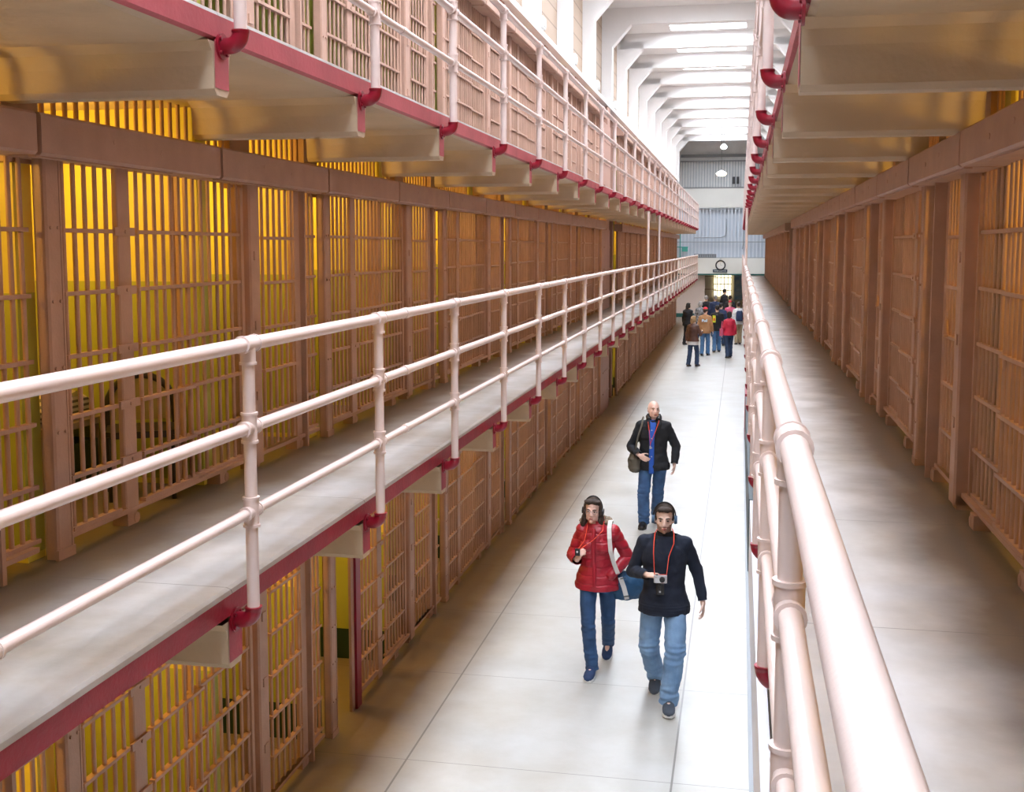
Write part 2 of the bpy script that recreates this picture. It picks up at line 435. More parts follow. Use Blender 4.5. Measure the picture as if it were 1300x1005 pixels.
for i, y in enumerate(YS_R + YS_R2):
    far = i >= 7; n = ORD[i-7] if far else ORD[i]
    place_front(-1, 'shut', (XR, y, Z2), '%s barred cell front on the right second tier, %s' % (n, 'counted beyond the plain pier' if far else 'counted from the near end'), 'cell fronts on the right second tier')

# plain plated piers at the cross passage
for s, x, y0, zs in ((1, XL, PHL+3.7*7-.25, (0, Z2, Z3)), (-1, XR, PHR+3.7*7-.25, (Z2,))):
    for z in zs:
        m = MB(); m.box(x-s*.12, x, y0, y0+1.75, z, z+1.92); m.box(x-s*2.2, x-s*.12, y0+1.55, y0+1.75, z, z+2.38); m.box(x-s*2.2, x-s*.12, y0+3.4, y0+3.6, z, z+2.38)
        for h in (.45, .97, 1.5): m.box(x, x+s*.012, y0+.5, y0+1.75, z+h-.02, z+h+.02)
        m.box(x-s*.22, x-s*.02, y0+1.2, y0+1.75, z+1.92, z+2.38)
        o = m.build('trim_pier', PIER); o['kind'] = 'structure'

# ------------------------------------------------------------ railings
def elbow_mb(out):
    """pipe elbow from the foot of a post back to a flange on the fascia (towards -out)"""
    m = MB(); r = .036; d = -out
    pts = [(0, 0, .0), (0, 0, -.012)]
    rr = .052
    for i in range(0, 9):
        a = (pi/2)*i/8; pts.append((d*(rr - rr*cos(a)), 0, -.012 - rr*sin(a)))
    pts.append((d*.088, 0, -.012-rr))
    m.tube(pts, [r*1.08, r*1.05] + [r]*(len(pts)-2), n=14)
    m.cyl((d*.079, 0, -.066), (d*.092, 0, -.066), .056, n=16)
    for i in range(4):
        a = pi/4 + i*pi/2; m.cyl((d*.070, .042*cos(a), -.066+.042*sin(a)), (d*.08, .042*cos(a), -.066+.042*sin(a)), .010, n=6)
    return m
RH = [.345, .72, 1.088]        # heights of the three rails
def railing(x, ztop, out, y0, k0, ph, label, group, tall=(), tall_top=0, sleeve=.55):
    r = empty('walkway_railing', (x, y0, ztop))
    tag(r, label, 'railing', group)
    ys = [];
    k = k0
    while ph + 1.85*k < YEND - .8: ys.append(ph + 1.85*k); k += 1
    yl = ys[-1]
    for nm, z, rad in zip(('bottom_rail', 'middle_rail', 'top_rail'), RH, (.023, .0265, .031)):
        m = MB(); m.cyl((0, ys[0]-.7-y0, z), (0, yl-y0, z), rad, n=16)
        m.ell((0, yl-y0, z), (rad, rad, rad))
        # sleeve couplings where two lengths of pipe meet
        yy = ys[0] + sleeve; 
        while yy < yl:
            m.cyl((0, yy-y0-.035, z), (0, yy-y0+.035, z), rad+.005, n=16); yy += 5.55
        m.build(nm, PIPE, r)
    pm = MB(); pm.cyl((0, 0, -.085), (0, 0, RH[2]), .0275, n=16)
    for z, rad in zip(RH, (.023, .0265, .031)):
        if z < RH[2]:
            pm.cyl((0, 0, z-.062), (0, 0, z+.062), .0335, n=16); pm.cyl((0, 0, z-.068), (0, 0, z-.056), .038, n=16); pm.cyl((0, 0, z+.056), (0, 0, z+.068), .038, n=16)
        else:
            pm.cyl((0, 0, z-.085), (0, 0, z), .0335, n=16); pm.cyl((0, 0, z-.09), (0, 0, z-.078), .038, n=16)
        pm.cyl((0, -.062, z), (0, .062, z), rad+.0055, n=16)
        pm.cyl((0, -.068, z), (0, -.056, z), rad+.0095, n=16); pm.cyl((0, .056, z), (0, .068, z), rad+.0095, n=16)
    proto = None
    for i, y in enumerate(ys):
        if proto is None:
            proto = pm.build('post', PIPE, r); e = elbow_mb(out).build('elbow_foot', REDP, proto); e.location = (0, 0, -.085)
            e['label'] = 'crimson elbow foot bolted to the slab edge'
            p = proto
        else: p = copy_tree(proto)
        p.location = (0, y-y0, 0)
        if any(abs(y-t) < .3 for t in tall):
            q = MB(); q.cyl((0, 0, RH[2]), (0, 0, tall_top-ztop-.19), .0275, n=14); q.build('tall_post', PIPE, r).location = (0, y-y0, 0)
    return r
railing(RL, Z2, 1, .97, -2, 4.67, 'pale pink pipe railing along the left second tier walkway, lower of the two', 'pipe railings', tall=(26.87, 30.57), tall_top=Z3)
railing(RL, Z3, 1, .97, -2, 4.67, 'pale pink pipe railing along the left third tier walkway above', 'pipe railings')
railing(RR, Z2, -1, .9, -1, 2.52, 'pale pink pipe railing right beside the camera on the right walkway', 'pipe railings', tall=(24.7,), tall_top=Z3, sleeve=7.95)
railing(RR, Z3, -1, .9, -1, 2.52, 'pale pink pipe railing of the upper right walkway seen from below', 'pipe railings')

# ------------------------------------------------------------ bulbs in the cells
def bulb(x, y, z, e, col=(1, .58, .10)):
    l = bpy.data.lights.new('cell_bulb', 'POINT'); l.energy = e; l.color = col; l.shadow_soft_size = .05
    o = bpy.data.objects.new('cell_bulb', l); COL.objects.link(o); o.location = (x, y, z)
for t, z in enumerate((0, Z2)):
    y = PHL + .8
    while y < YEND:
        if not 28.3 < y < 30.8: bulb(-4.1, y, z+1.95, CELL_LAMP)
        y += 1.85
y = PHR + .8
while y < YEND:
    if not 27.8 < y < 30.2: bulb(2.1, y, Z2+1.95, CELL_LAMP)
    y += 1.85
#--- END SHELL

# ------------------------------------------------------------ the far end of the hall
YE = 66.5
ENDW = mat('pale_cream_end_wall', (.78, .77, .72), .6, var=.06, vscale=1)
BLUEW = mat('cold_grey_blue_wall', (.60, .66, .74), .6, var=.12, vscale=.8)
PINKW = mat('pinkish_end_wall', (.70, .58, .52), .6, var=.08, vscale=1)
TEAL = mat('dark_teal_paint', (.02, .12, .11), .5)
STEEL = mat('grey_painted_steel', (.34, .37, .40), .5)
def st(mb, name, m, kind='structure'):
    o = mb.build(name, m); o['kind'] = kind; return o
m = MB()
m.box(-7, -1.95, YE, YE+.3, 0, 2.45); m.box(.55, 4, YE, YE+.3, 0, 2.45)
st(m, 'wall_end_lower', PINKW)
m = MB(); m.box(-7, 4, YE-.6, YE+.3, 2.50, 3.38); m.box(-7, 4, YE-.25, YE+.3, 6.20, 7.30)
st(m, 'wall_end_band', ENDW)
st(MB().box(-7, 4, YE, YE+.3, 3.38, 6.20), 'wall_end_middle', BLUEW)
st(MB().box(-7, 4, YE, YE+.3, 7.30, 10.4), 'wall_end_upper', mat('grey_upper_end_wall', (.86, .86, .85), .7, var=.1))
st(MB().box(-7, 4, YE-.62, YE+.02, 2.42, 2.50), 'trim_lintel', TEAL)
st(MB().box(-7, -1.95, YE-.03, YE, 0, .22), 'baseboard_end', TEAL)
st(MB().box(-7, 4, 66.4, 80, 3.2, 3.3), 'ceiling_annex', ENDW)
st(MB().box(-7, -6.8, 60.4, 80, 0, 10.4), 'wall_left_far', PINKW)
st(MB().box(3.8, 4, 60.4, 80, 0, 10.4), 'wall_right_far', PINKW)
st(MB().box(-7, 4, 73, 73.3, 0, 3.3), 'wall_annex', mat('warm_annex_wall', (.72, .64, .50), .6))
st(MB().box(-7, -3.6, 60.0, 66.5, 10.12, 10.3).box(1.6, 4, 60, 66.5, 10.12, 10.3), 'ceiling_far', WHITE)
st(MB().box(-7, -5.5, 60.2, 60.45, 0, 10.4).box(3.3, 4, 60.2, 60.45, 0, 10.4), 'wall_far_return', PIER)

def end_things():
    # barred gallery in front of the middle wall
    g = empty('gun_gallery_cage', (0, YE-.2, 3.38)); tag(g, 'tall grey barred cage across the end wall above the clock', 'cage')
    m = MB()
    x = -4.5
    while x < 3.0: m.box(x-.028, x+.028, -.03, 0, 0, 2.82); x += .2
    m.build('bars', mat('light_cage_paint', (.70, .74, .80), .5), g)
    m = MB()
    for z in (.02, .9, 2.75): m.box(-4.6, 3.1, -.045, .01, z-.02, z+.02)
    m.build('cross_rail', STEEL, g)
    m = MB(); m.tube([(-2.6, -.06, 1.15), (-1.1, -.06, 1.15), (-.86, -.06, 1.25), (-.80, -.06, 1.5), (-.80, -.06, 2.2)], .022)
    tag(m.build('conduit', STEEL, None, (0, YE-.2, 3.38)), 'thin grey pipe that turns upward across the barred cage', 'pipe')
    m = MB(); m.tube([(.10, -.06, .5), (.14, -.06, .8), (.14, -.06, 2.7)], .02)
    tag(m.build('conduit', STEEL, None, (0, YE-.2, 3.38)), 'straight vertical pipe at the right side of the barred cage', 'pipe')
    h = empty('heater_cabinet', (-1.95, YE-.35, 3.40)); tag(h, 'low dark grille box on the ledge left above the clock', 'heater')
    MB().box(-.62, .62, -.08, .08, 0, .20).build('body', mat('dark_grey_enamel', (.12, .13, .14), .5), h)
    m = MB()
    for i in range(12): m.box(-.58+.1*i, -.53+.1*i, -.092, -.078, .03, .17)
    m.build('grille', STEEL, h)
    # dark mesh in the upper opening
    g = empty('upper_gallery_cage', (0, YE-.2, 7.30)); tag(g, 'dark wire mesh gallery high on the end wall under the ceiling', 'cage')
    m = MB(); x = -3.3
    while x < 1.6: m.box(x-.018, x+.018, -.03, 0, 0, 1.55); x += .155
    m.build('bars', STEEL, g)
    m = MB()
    for z in (.02, 1.5, 1.85): m.box(-3.4, 1.7, -.06, .02, z-.035, z+.035)
    m.box(-3.4, 1.7, -.02, .02, 1.72, 1.85)
    m.build('top_rail', mat('dark_mesh_steel', (.20, .20, .20), .6), g)
    m = MB()
    m.box(-.52, -.36, -.06, -.03, .22, .62); o = m.build('hatch', DARK, g)
    MB().box(-.28, -.14, -.06, -.03, .22, .62).build('hatch', DARK, g)
    # clock and the sign below it
    c = empty('wall_clock', (-1.08, YE-.6, 2.98)); tag(c, 'round wall clock with black rim and white face over the doorway', 'clock')
    m = MB(); n = 40; R0, R1 = .215, .29
    vs = []
    for rr, yy in ((R0, -.06), (R1, -.06), (R1, 0), (R0, 0)):
        for i in range(n): a = 2*pi*i/n; vs.append((rr*cos(a), yy, rr*sin(a)))
    m.add(vs, [(k*n+i, k*n+(i+1) % n, ((k+1) % 4)*n+(i+1) % n, ((k+1) % 4)*n+i) for k in range(4) for i in range(n)])
    m.build('rim', DARK, c)
    MB().cyl((0, -.03, 0), (0, 0, 0), .22, n=36).build('face', mat('white_enamel', (.85, .85, .82), .4), c)
    MB().box(-.006, .006, -.042, -.034, 0, .15).build('hand', STEEL, c)
    MB().box(0, .10, -.040, -.032, -.008, .008).build('hand', STEEL, c)
    s = empty('name_board', (-1.10, YE-.6, 2.66)); tag(s, 'small dark board with white lettering hanging under the wall clock', 'sign')
    MB().box(-.40, .40, -.04, 0, -.085, .085).build('board', mat('navy_board_paint', (.02, .04, .07), .4), s)
    t = bpy.data.curves.new('lettering', 'FONT'); t.body = 'TIMES SQUARE'; t.size = .105; t.align_x = 'CENTER'; t.align_y = 'CENTER'; t.extrude = .003
    t.materials.append(MATS['white_enamel'])
    tmp = bpy.data.objects.new('lettering_curve', t); COL.objects.link(tmp); dg = bpy.context.evaluated_depsgraph_get(); dg.update()
    me = bpy.data.meshes.new_from_object(tmp.evaluated_get(dg)); bpy.data.objects.remove(tmp)
    o = bpy.data.objects.new('lettering', me); COL.objects.link(o); o.parent = s; o.location = (0, -.045, 0); o.rotation_euler = (pi/2, 0, 0)
    # gooseneck over the clock
    m = MB(); m.tube([(0, 0, 0), (0, -.12, .02), (-.05, -.22, .0), (-.10, -.26, -.05)], .016)
    tag(m.build('gooseneck_lamp', STEEL, None, (-1.05, YE-.6, 3.34)), 'small bent lamp arm right above the wall clock', 'lamp')
    # things seen through the doorway
    wn = MB(); o = MB().box(-1.6, -.5, 72.9, 73.0, .9, 2.9).build('window_annex', mat('lit_annex_window', (.9, .85, .6), .5, emit=(1, .90, .62), estr=2.2)); o['kind'] = 'structure'
    f = MB()
    for q in range(6): f.box(-1.62+.22*q, -1.58+.22*q, 72.84, 72.9, .88, 2.92)
    for q in range(6): f.box(-1.62, -.48, 72.84, 72.9, .88+.4*q, .92+.4*q)
    f.build('window_frame', mat('cream_window_frame', (.66, .62, .42), .5), o)
    p = empty('display_panel', (.10, 70.5, 0)); tag(p, 'blue picture panel on a stand beyond the end doorway', 'display panel')
    MB().box(-.42, .42, -.03, .03, .85, 2.35).build('picture', mat('blue_picture_print', (.12, .30, .52), .4, var=.6, vscale=2.2, col2=(.55, .62, .62)), p)
    MB().box(-.40, -.34, -.03, .03, 0, .85).build('leg', STEEL, p); MB().box(.34, .40, -.03, .03, 0, .85).build('leg', STEEL, p)
    MB().box(-.46, .46, -.04, .04, .80, .85).build('frame_rail', STEEL, p)
    g = empty('barred_gate', (-1.95, YE+.05, 0)); tag(g, 'dark barred gate folded back at the left of the end doorway', 'gate')
    m = MB()
    for i in range(7): m.cyl((.05+.09*i, 0, 0), (.05+.09*i, 0, 2.4), .015, n=6)
    m.build('bars', mat('dark_brown_gate_paint', (.16, .09, .06), .5), g)
    m = MB()
    for z in (.05, .8, 1.6, 2.35): m.box(0, .64, -.02, .02, z-.02, z+.02)
    m.build('cross_rail', MATS['dark_brown_gate_paint'], g)
    # green frame of pipes at the end of the left block
    s_ = empty('pipe_frame', (-3.20, 66.02, 3.38)); tag(s_, 'teal pipe frame with a green box beside the end cage', 'pipe frame')
    tm = mat('teal_pipe_paint', (.05, .32, .28), .4)
    MB().cyl((-.6, 0, 0), (-.6, 0, 1.6), .04).build('post', tm, s_); MB().cyl((-.15, 0, 0), (-.15, 0, 1.5), .025).build('post', tm, s_)
    MB().cyl((-.6, 0, .62), (.3, 0, .62), .025).build('rail', tm, s_); MB().box(-.05, .28, -.1, .1, .36, .60).build('box', tm, s_)
    # pendant lamps
    for (x, y, z, col, e, lab, rr) in ((-.93, 60, 9.05, (.9, .97, 1), 160, 'bright white lamp hanging highest under the roof at the far end', .20),
                                      (-.96, 56.3, 7.48, (1, .80, .45), 110, 'warm enamel pendant lamp hanging below the white one at the far end', .30)):
        p = empty('pendant_lamp', (x, y, z)); tag(p, lab, 'lamp')
        m = MB(); m.loft([((0, 0, .16), (.04, 0, 0), (0, .04, 0)), ((0, 0, .14), (.08, 0, 0), (0, .08, 0)), ((0, 0, .05), (rr*.8, 0, 0), (0, rr*.8, 0)), ((0, 0, 0), (rr, 0, 0), (0, rr, 0)), ((0, 0, .02), (rr*.92, 0, 0), (0, rr*.92, 0))], n=20)
        m.build('shade', mat('white_enamel', (.85, .85, .82), .4), p)
        MB().ell((0, 0, -.02), (rr*.75, rr*.75, .09)).build('glass', mat('lamp_glow_%d' % int(e), col, .4, emit=col, estr=25), p)
        MB().cyl((0, 0, .15), (0, 0, 9.75-z), .010, n=6).build('cord', DARK, p)
    # whitish display boards past the right walkway end
    d = empty('handrail_stub', (1.15, 64.8, 2.5)); 
    COL.objects.unlink(d)
    # flood lamps on the ledge at the roof frames
    k = 0
    for i, y in enumerate(YF):
        if 15 < y < 60:
            if k == 0:
                f = empty('ledge_flood_lamp', (-3.34, y-.35, 7.46))
                MB().box(-.13, .13, -.16, .16, .10, .28, bev=.03).build('housing', MATS['white_enamel'], f)
                MB().box(-.03, .03, -.03, .03, 0, .10).build('bracket', MATS['white_enamel'], f)
                MB().box(.131, .140, -.12, .12, .13, .25).build('lens', mat('pale_glass', (.85, .9, .9), .15), f)
                f0 = f
            else:
                f = copy_tree(f0); f.location = (-3.34, y-.35, 7.46)
            tag(f, 'white ledge lamp by the %s roof column on the left from the near end' % ORD[k], 'lamp', 'white lamps on the left ledge')
            k += 1
end_things()

# low partition under the right walkway edge
p = empty('display_partition', (.19, 5, 0)); tag(p, 'long low white and dark partition standing under the right railing', 'partition')
MB().box(-.02, .05, 0, 9, 0, .95).build('white_board', mat('cool_white_board', (.72, .73, .80), .5), p)
MB().box(-.03, .04, 9.05, 19, 0, .95).build('dark_board', mat('dark_teal_board', (.03, .055, .07), .5), p)
MB().box(-.035, .045, 18.9, 20.5, 0, 1.0).build('red_end', RED, p)
MB().box(-.05, .07, -.05, 20.5, 0, .05).build('plinth', STEEL, p)

# ------------------------------------------------------------ what stands in the near left cells
def cell_contents():
    wood = mat('ochre_wood', (.52, .34, .13), .5, var=.3, vscale=8)
    # striped mattress material
    m, nt, b = node_mat('striped_ticking'); tc = nt.nodes.new('ShaderNodeTexCoord'); sp = nt.nodes.new('ShaderNodeSeparateXYZ'); nt.links.new(tc.outputs['Object'], sp.inputs[0])
    ln = joint_line(nt, sp.outputs[2], 0, .035, .016)
    mx = nt.nodes.new('ShaderNodeMixRGB'); mx.inputs[1].default_value = (.55, .50, .42, 1); mx.inputs[2].default_value = (.10, .09, .10, 1)
    nt.links.new(ln, mx.inputs[0]); nt.links.new(mx.outputs[0], b.inputs['Base Color'])
    c = empty('fold_down_cot', (-4.42, 6.35, Z2)); tag(c, 'narrow cot with striped mattress and ochre top inside the nearest lit cell', 'cot')
    MB().box(-1.0, .45, -.36, .30, .40, .44).build('base', mat('cot_frame_steel', (.30, .22, .16), .5), c)
    q = MB(); q.loft([((-1.0, -.02, .52), (0, .3, 0), (0, 0, .09)), ((-.4, -.02, .53), (0, .34, 0), (0, 0, .10)), ((.30, -.02, .53), (0, .33, 0), (0, 0, .10)), ((.40, -.02, .52), (0, .26, 0), (0, 0, .07))], n=20)
    q.build('mattress', m, c)
    MB().box(-1.0, .1, -.20, .30, .63, .66).build('board', wood, c)
    for x in (-.9, .4):
        for y in (-.32, .26): MB().cyl((x, y, 0), (x, y, .40), .018, n=8).build('leg', MATS['cot_frame_steel'], c)
    MB().box(-.95, .42, -.30, .24, .02, .30).build('drawer', mat('dark_green_drawer', (.02, .04, .03), .5), c)
    ch = empty('curved_back_chair', (-3.56, 6.35, Z2)); ch.rotation_euler[2] = .5; tag(ch, 'dark bent-frame chair with a khaki back standing behind the cell bars', 'chair')
    fr_ = mat('black_chair_tube', (.025, .02, .02), .4)
    pts = [(-.22, .16, 0)] + [(-.20*cos(pi*i/10) if i else -.20, .18, .52+.20*sin(pi*i/10)) for i in range(11)] + [(.22, .16, 0)]
    MB().tube(pts, .022, n=8).build('back_frame', fr_, ch)
    kh = mat('khaki_canvas', (.30, .25, .11), .8)
    q = MB(); q.loft([((0, .185, .44), (.18, 0, 0), (0, .018, 0)), ((0, .185, .58), (.185, 0, 0), (0, .018, 0)), ((0, .185, .68), (.13, 0, 0), (0, .015, 0)), ((0, .185, .71), (.05, 0, 0), (0, .01, 0))], n=16); q.build('backrest', kh, ch)
    MB().box(-.20, .20, -.2, .17, .38, .42, bev=.04).build('seat', fr_, ch)
    for x in (-.18, .18): MB().cyl((x, -.17, 0), (x, -.17, .39), .014, n=8).build('leg', fr_, ch)
cell_contents()
#--- END PLACE

# ------------------------------------------------------------ people
def remesh(mb, voxel, smooth=4, fac=.5):
    """one continuous surface from overlapping volumes"""
    me = mb.mesh('tmp', DARK); o = bpy.data.objects.new('tmp', me); COL.objects.link(o)
    md = o.modifiers.new('r', 'REMESH'); md.mode = 'VOXEL'; md.voxel_size = voxel; md.use_smooth_shade = True
    if smooth:
        sm = o.modifiers.new('s', 'SMOOTH'); sm.iterations = smooth; sm.factor = fac
    dg = bpy.context.evaluated_depsgraph_get(); dg.update()
    ev = o.evaluated_get(dg); out = bpy.data.meshes.new_from_object(ev)
    COL.objects.unlink(o); bpy.data.objects.remove(o); bpy.data.meshes.remove(me)
    return out
def finish(me, name, mats, parent, cuts=(), wr=None, region=None, matrix=None):
    """cuts: (point, outward normal, radius) trims the shell beyond a plane; wr: displacement function; region: material index per face centre"""
    bm = bmesh.new(); bm.from_mesh(me)
    for co, no, rad in cuts:
        co = Vector(co); no = Vector(no).normalized()
        fs = [f for f in bm.faces if (f.calc_center_median()-co).length < rad]
        es = {e for f in fs for e in f.edges}; vs = {v for f in fs for v in f.verts}
        bmesh.ops.bisect_plane(bm, geom=list(vs)+list(es)+fs, plane_co=co, plane_no=no, clear_outer=True)
    if wr:
        bm.normal_update()
        for v in bm.verts: v.co += v.normal * wr(v.co)
    for f in bm.faces: f.smooth = True
    bm.to_mesh(me); bm.free()
    me.name = name; me.materials.clear()
    for m in mats: me.materials.append(m)
    if region:
        for p in me.polygons: p.material_index = region(p.center)
    else:
        me.polygons.foreach_set('material_index', [0]*len(me.polygons))
    o = bpy.data.objects.new(name, me); COL.objects.link(o)
    if parent: o.parent = parent
    return o
def V(*a): return Vector(a)
def limb(m, p0, r0, p1, r1, n=16):
    m.cyl(p0, p1, r0, r1, n=n); m.ell(p0, (r0,)*3, nu=n, nv=8); m.ell(p1, (r1,)*3, nu=n, nv=8)
def hand(m, wrist, d, nrm, side, curl=.5, k=1.0, spread=.0):
    """d: towards the fingers, nrm: palm normal (fingers curl to it), side: towards the thumb"""
    d = Vector(d).normalized(); nrm = Vector(nrm); nrm = (nrm - d*nrm.dot(d)).normalized(); sd = d.cross(nrm)
    if sd.dot(Vector(side)) < 0: sd = -sd
    w_ = Vector(wrist); M = Matrix((sd, nrm, d)).transposed()
    m.ell(w_ + d*.050*k, (.041*k, .016*k, .052*k), M); m.ell(w_ + d*.075*k, (.043*k, .014*k, .028*k), M)
    limb(m, w_, .024*k, w_+d*.03*k, .024*k, 10)
    for i, (off, ln) in enumerate(((.031, .068), (.011, .076), (-.010, .071), (-.030, .056))):
        p = w_ + d*.088*k + sd*off*k; a = .15 + .06*i; dd = d
        for seg, fr_ in enumerate((.45, .32, .23)):
            ang = curl*(.7+.35*seg) + .04*i
            ax = sd
            rot = Matrix.Rotation(ang if (ax.cross(dd)).dot(nrm) > 0 else -ang, 3, ax)
            dd = (rot @ dd).normalized(); q = p + dd*ln*fr_*1.15*k
            limb(m, p, (.0092-.0008*seg)*k, q, (.0084-.0009*seg)*k, 8); p = q
    p = w_ + d*.028*k + sd*.030*k
    for seg, ln in enumerate((.036, .032, .026)):
        dd = (d*(.75) + sd*(.75-.35*seg) + nrm*(.25+curl*.55)).normalized(); q = p + dd*ln*k
        limb(m, p, (.0125-.0012*seg)*k, q, (.0110-.0015*seg)*k, 8); p = q

SKIN = mat('fair_skin', (.80, .56, .46), .5, var=.08, vscale=12)
SKINR = mat('ruddy_skin', (.82, .54, .45), .5, var=.1, vscale=12)
STUB = mat('bearded_skin', (.40, .23, .17), .65, var=.25, vscale=60)
LIPS = mat('lip_skin', (.42, .14, .12), .45)
EYEW = mat('eye_white', (.50, .46, .44), .3); IRIS = mat('dark_iris', (.03, .02, .015), .15)
def cloth(name, c, rough=.85, var=.15, vs=14, c2=None, bump=.3): return mat(name, c, rough, var=var, vscale=vs, col2=c2, bump=bump, bscale=220)
HAIRM = {'brown': mat('dark_brown_hair', (.045, .026, .018), .75, var=.5, vscale=60, bump=.5, bscale=160), 'black': mat('black_hair', (.012, .010, .010), .7, bump=.4, bscale=160),
         'grey': mat('grey_hair', (.34, .33, .32), .6, var=.3, vscale=60), 'blond': mat('fair_hair', (.38, .24, .12), .5, var=.3, vscale=60)}

class Person:
    """facing local -Y, feet at z = 0, built for height 1.75 then scaled"""
    def __init__(s, loc, rz, height, label, group=None, vox=.0065, female=False, j=None, head=(0, 0, 0), lean=(0, 0)):
        s.k = height/1.75; s.vox = vox/s.k; s.fem = female
        s.root = empty('person', loc, rz); s.root.scale = (s.k,)*3
        tag(s.root, label, 'person', group)
        sh = .150 if female else .168
        hp = .092
        J = dict(pel=V(0, 0, .93), waist=V(0, 0, 1.08), chest=V(0, .0, 1.30), neck=V(0, .015, 1.475), hc=V(0, -.01, 1.635),
                 shL=V(sh, .01, 1.405), shR=V(-sh, .01, 1.405), hipL=V(hp, 0, .91), hipR=V(-hp, 0, .91),
                 elL=V(sh+.07, .04, 1.14), elR=V(-sh-.07, .04, 1.14), wrL=V(sh+.10, -.04, .90), wrR=V(-sh-.10, -.04, .90),
                 knL=V(hp, -.03, .49), knR=V(-hp, -.03, .49), anL=V(hp, .03, .085), anR=V(-hp, .03, .085), toL=V(hp+.02, -.14, .03), toR=V(-hp-.02, -.14, .03))
        for k_, v in (j or {}).items(): J[k_] = Vector(v)/s.k if True else v
        s.J = J
        s.HR = Matrix.Rotation(head[0], 3, 'Z') @ Matrix.Rotation(head[1], 3, 'X') @ Matrix.Rotation(head[2], 3, 'Y')
    def hp(s, x, y, z): return s.J['hc'] + s.HR @ V(x, y, z)
    def torso(s, m, g=0, z0=.84, flare=0, depth=1):
        """g: clearance; rings from hip to shoulder"""
        f = s.fem; J = s.J
        def c(z):
            t = max(0, min(1, (z-.93)/(1.475-.93))); return J['pel'].lerp(J['neck'], t)
        prof = [(.80, .150 if not f else .155, .105), (.88, .168 if not f else .178, .118), (.95, .165 if not f else .172, .118), (1.05, .150 if not f else .135, .108),
                (1.15, .155 if not f else .135, .110), (1.25, .172 if not f else .150, .122 if not f else .128), (1.33, .176 if not f else .152, .120), (1.39, .158 if not f else .136, .105), (1.43, .118 if not f else .104, .088), (1.46, .078, .07), (1.49, .058, .058)]
        rings = []
        for z, a, b in prof:
            if z < z0: continue
            cc = c(z); cc = V(cc.x, cc.y + .005, z)
            e = g + (flare*(1.0-z)/.2 if z < 1.0 else 0)
            rings.append((cc, V(a+e, 0, 0), V(0, (b+e)*depth, 0)))
        m.loft(rings, n=28)
        if f:
            for sx in (-1, 1): m.ell(c(1.27)+V(sx*.072, -.085-g*.6, 0), (.062+g*.5, .050+g*.3, .062+g*.5))
        for q, sx in (('L', 1), ('R', -1)):
            m.ell(J['sh'+q] + V(0, 0, -.02), (.045+g, .052+g, .055+g))
            limb(m, V(J['neck'].x + sx*.035, .015, J['neck'].z-.035), .046+g*.6, J['sh'+q]-V(sx*.02, 0, .008), .043+g)
    def body(s, skin=SKIN, stub=False, hands=None, extra_mats=()):
        J = s.J; m = MB()
        s.torso(m)
        limb(m, J['neck']-V(0, 0, .04), .060, J['hc']-s.HR @ V(0, -.02, .06), .055)
        for q, sx in (('L', 1), ('R', -1)):
            limb(m, J['hip'+q], .082, J['kn'+q], .055); limb(m, J['kn'+q], .054, J['an'+q], .037)
            t = J['kn'+q].lerp(J['an'+q], .28); m.ell(t + V(0, .018, 0), (.052, .055, .10))
            limb(m, J['an'+q], .036, J['to'+q].lerp(J['an'+q], .2)-V(0, 0, .01), .030)
            limb(m, J['sh'+q]-V(0, 0, .01), .048, J['el'+q], .040); limb(m, J['el'+q], .041, J['wr'+q], .026)
        # head
        H = s.hp; Rr = s.HR
        m.ell(H(0, .018, .028), (.074, .094, .090), Rr, 24, 16)
        m.ell(H(0, -.010, -.030), (.067, .074, .084), Rr, 24, 16)
        m.ell(H(0, -.034, -.082), (.040, .040, .030), Rr)
        m.ell(H(0, -.080, -.100), (.018, .014, .014), Rr)
        for sx in (-1, 1):
            m.ell(H(sx*.036, -.060, -.030), (.022, .020, .020), Rr)
            m.ell(H(sx*.040, -.020, -.075), (.022, .040, .022), Rr)
            m.ell(H(sx*.076, .010, -.015), (.010, .020, .032), Rr)
            m.ell(H(sx*.030, -.075, .022), (.024, .012, .009), Rr)
        m.loft([(H(0, -.078, .012), Rr @ V(.009, 0, 0), Rr @ V(0, .010, .0)), (H(0, -.090, -.015), Rr @ V(.011, 0, 0), Rr @ V(0, .014, 0)), (H(0, -.097, -.035), Rr @ V(.016, 0, 0), Rr @ V(0, .018, 0)), (H(0, -.088, -.044), Rr @ V(.012, 0, 0), Rr @ V(0, .012, 0))], n=12)
        m.ell(H(0, -.082, -.068), (.024, .010, .011), Rr)
        if hands:
            for q, (d, n_, sd, cu) in hands.items(): hand(m, J['wr'+q], d, n_, sd, cu)
        me = remesh(m, s.vox, 3, .5)
        inv = Rr.transposed(); hc = J['hc']
        def reg(c):
            if not stub: return 0
            l = inv @ (Vector(c)-hc)
            if abs(l.x) > .09 or l.z > -.035 or l.z < -.15 or l.y > .03: return 0
            if abs(l.x) < .020 and l.y < -.075 and -.080 < l.z < -.060: return 0
            if l.z > -.052 and abs(l.x) < .045 and l.y < -.02 and l.z > -.052: return 0
            return 1
        o = finish(me, 'body', [skin, STUB], s.root, region=reg if stub else None)
        # features
        for sx in (-1, 1):
            e = MB().ell(H(sx*.031, -.077, .000), (.0135, .008, .0058), Rr, 14, 8).build('eye', EYEW, o)
            MB().ell(H(sx*.031, -.0842, .000), (.0068, .003, .0056), Rr, 12, 8).build('iris', IRIS, e) if s.vox < .008 else None
        if s.vox < .008:
            l = MB(); l.ell(H(0, -.0905, -.0655), (.022, .006, .0045), Rr); l.ell(H(0, -.0885, -.0735), (.018, .007, .0055), Rr); l.build('lips', LIPS, o)
        return o
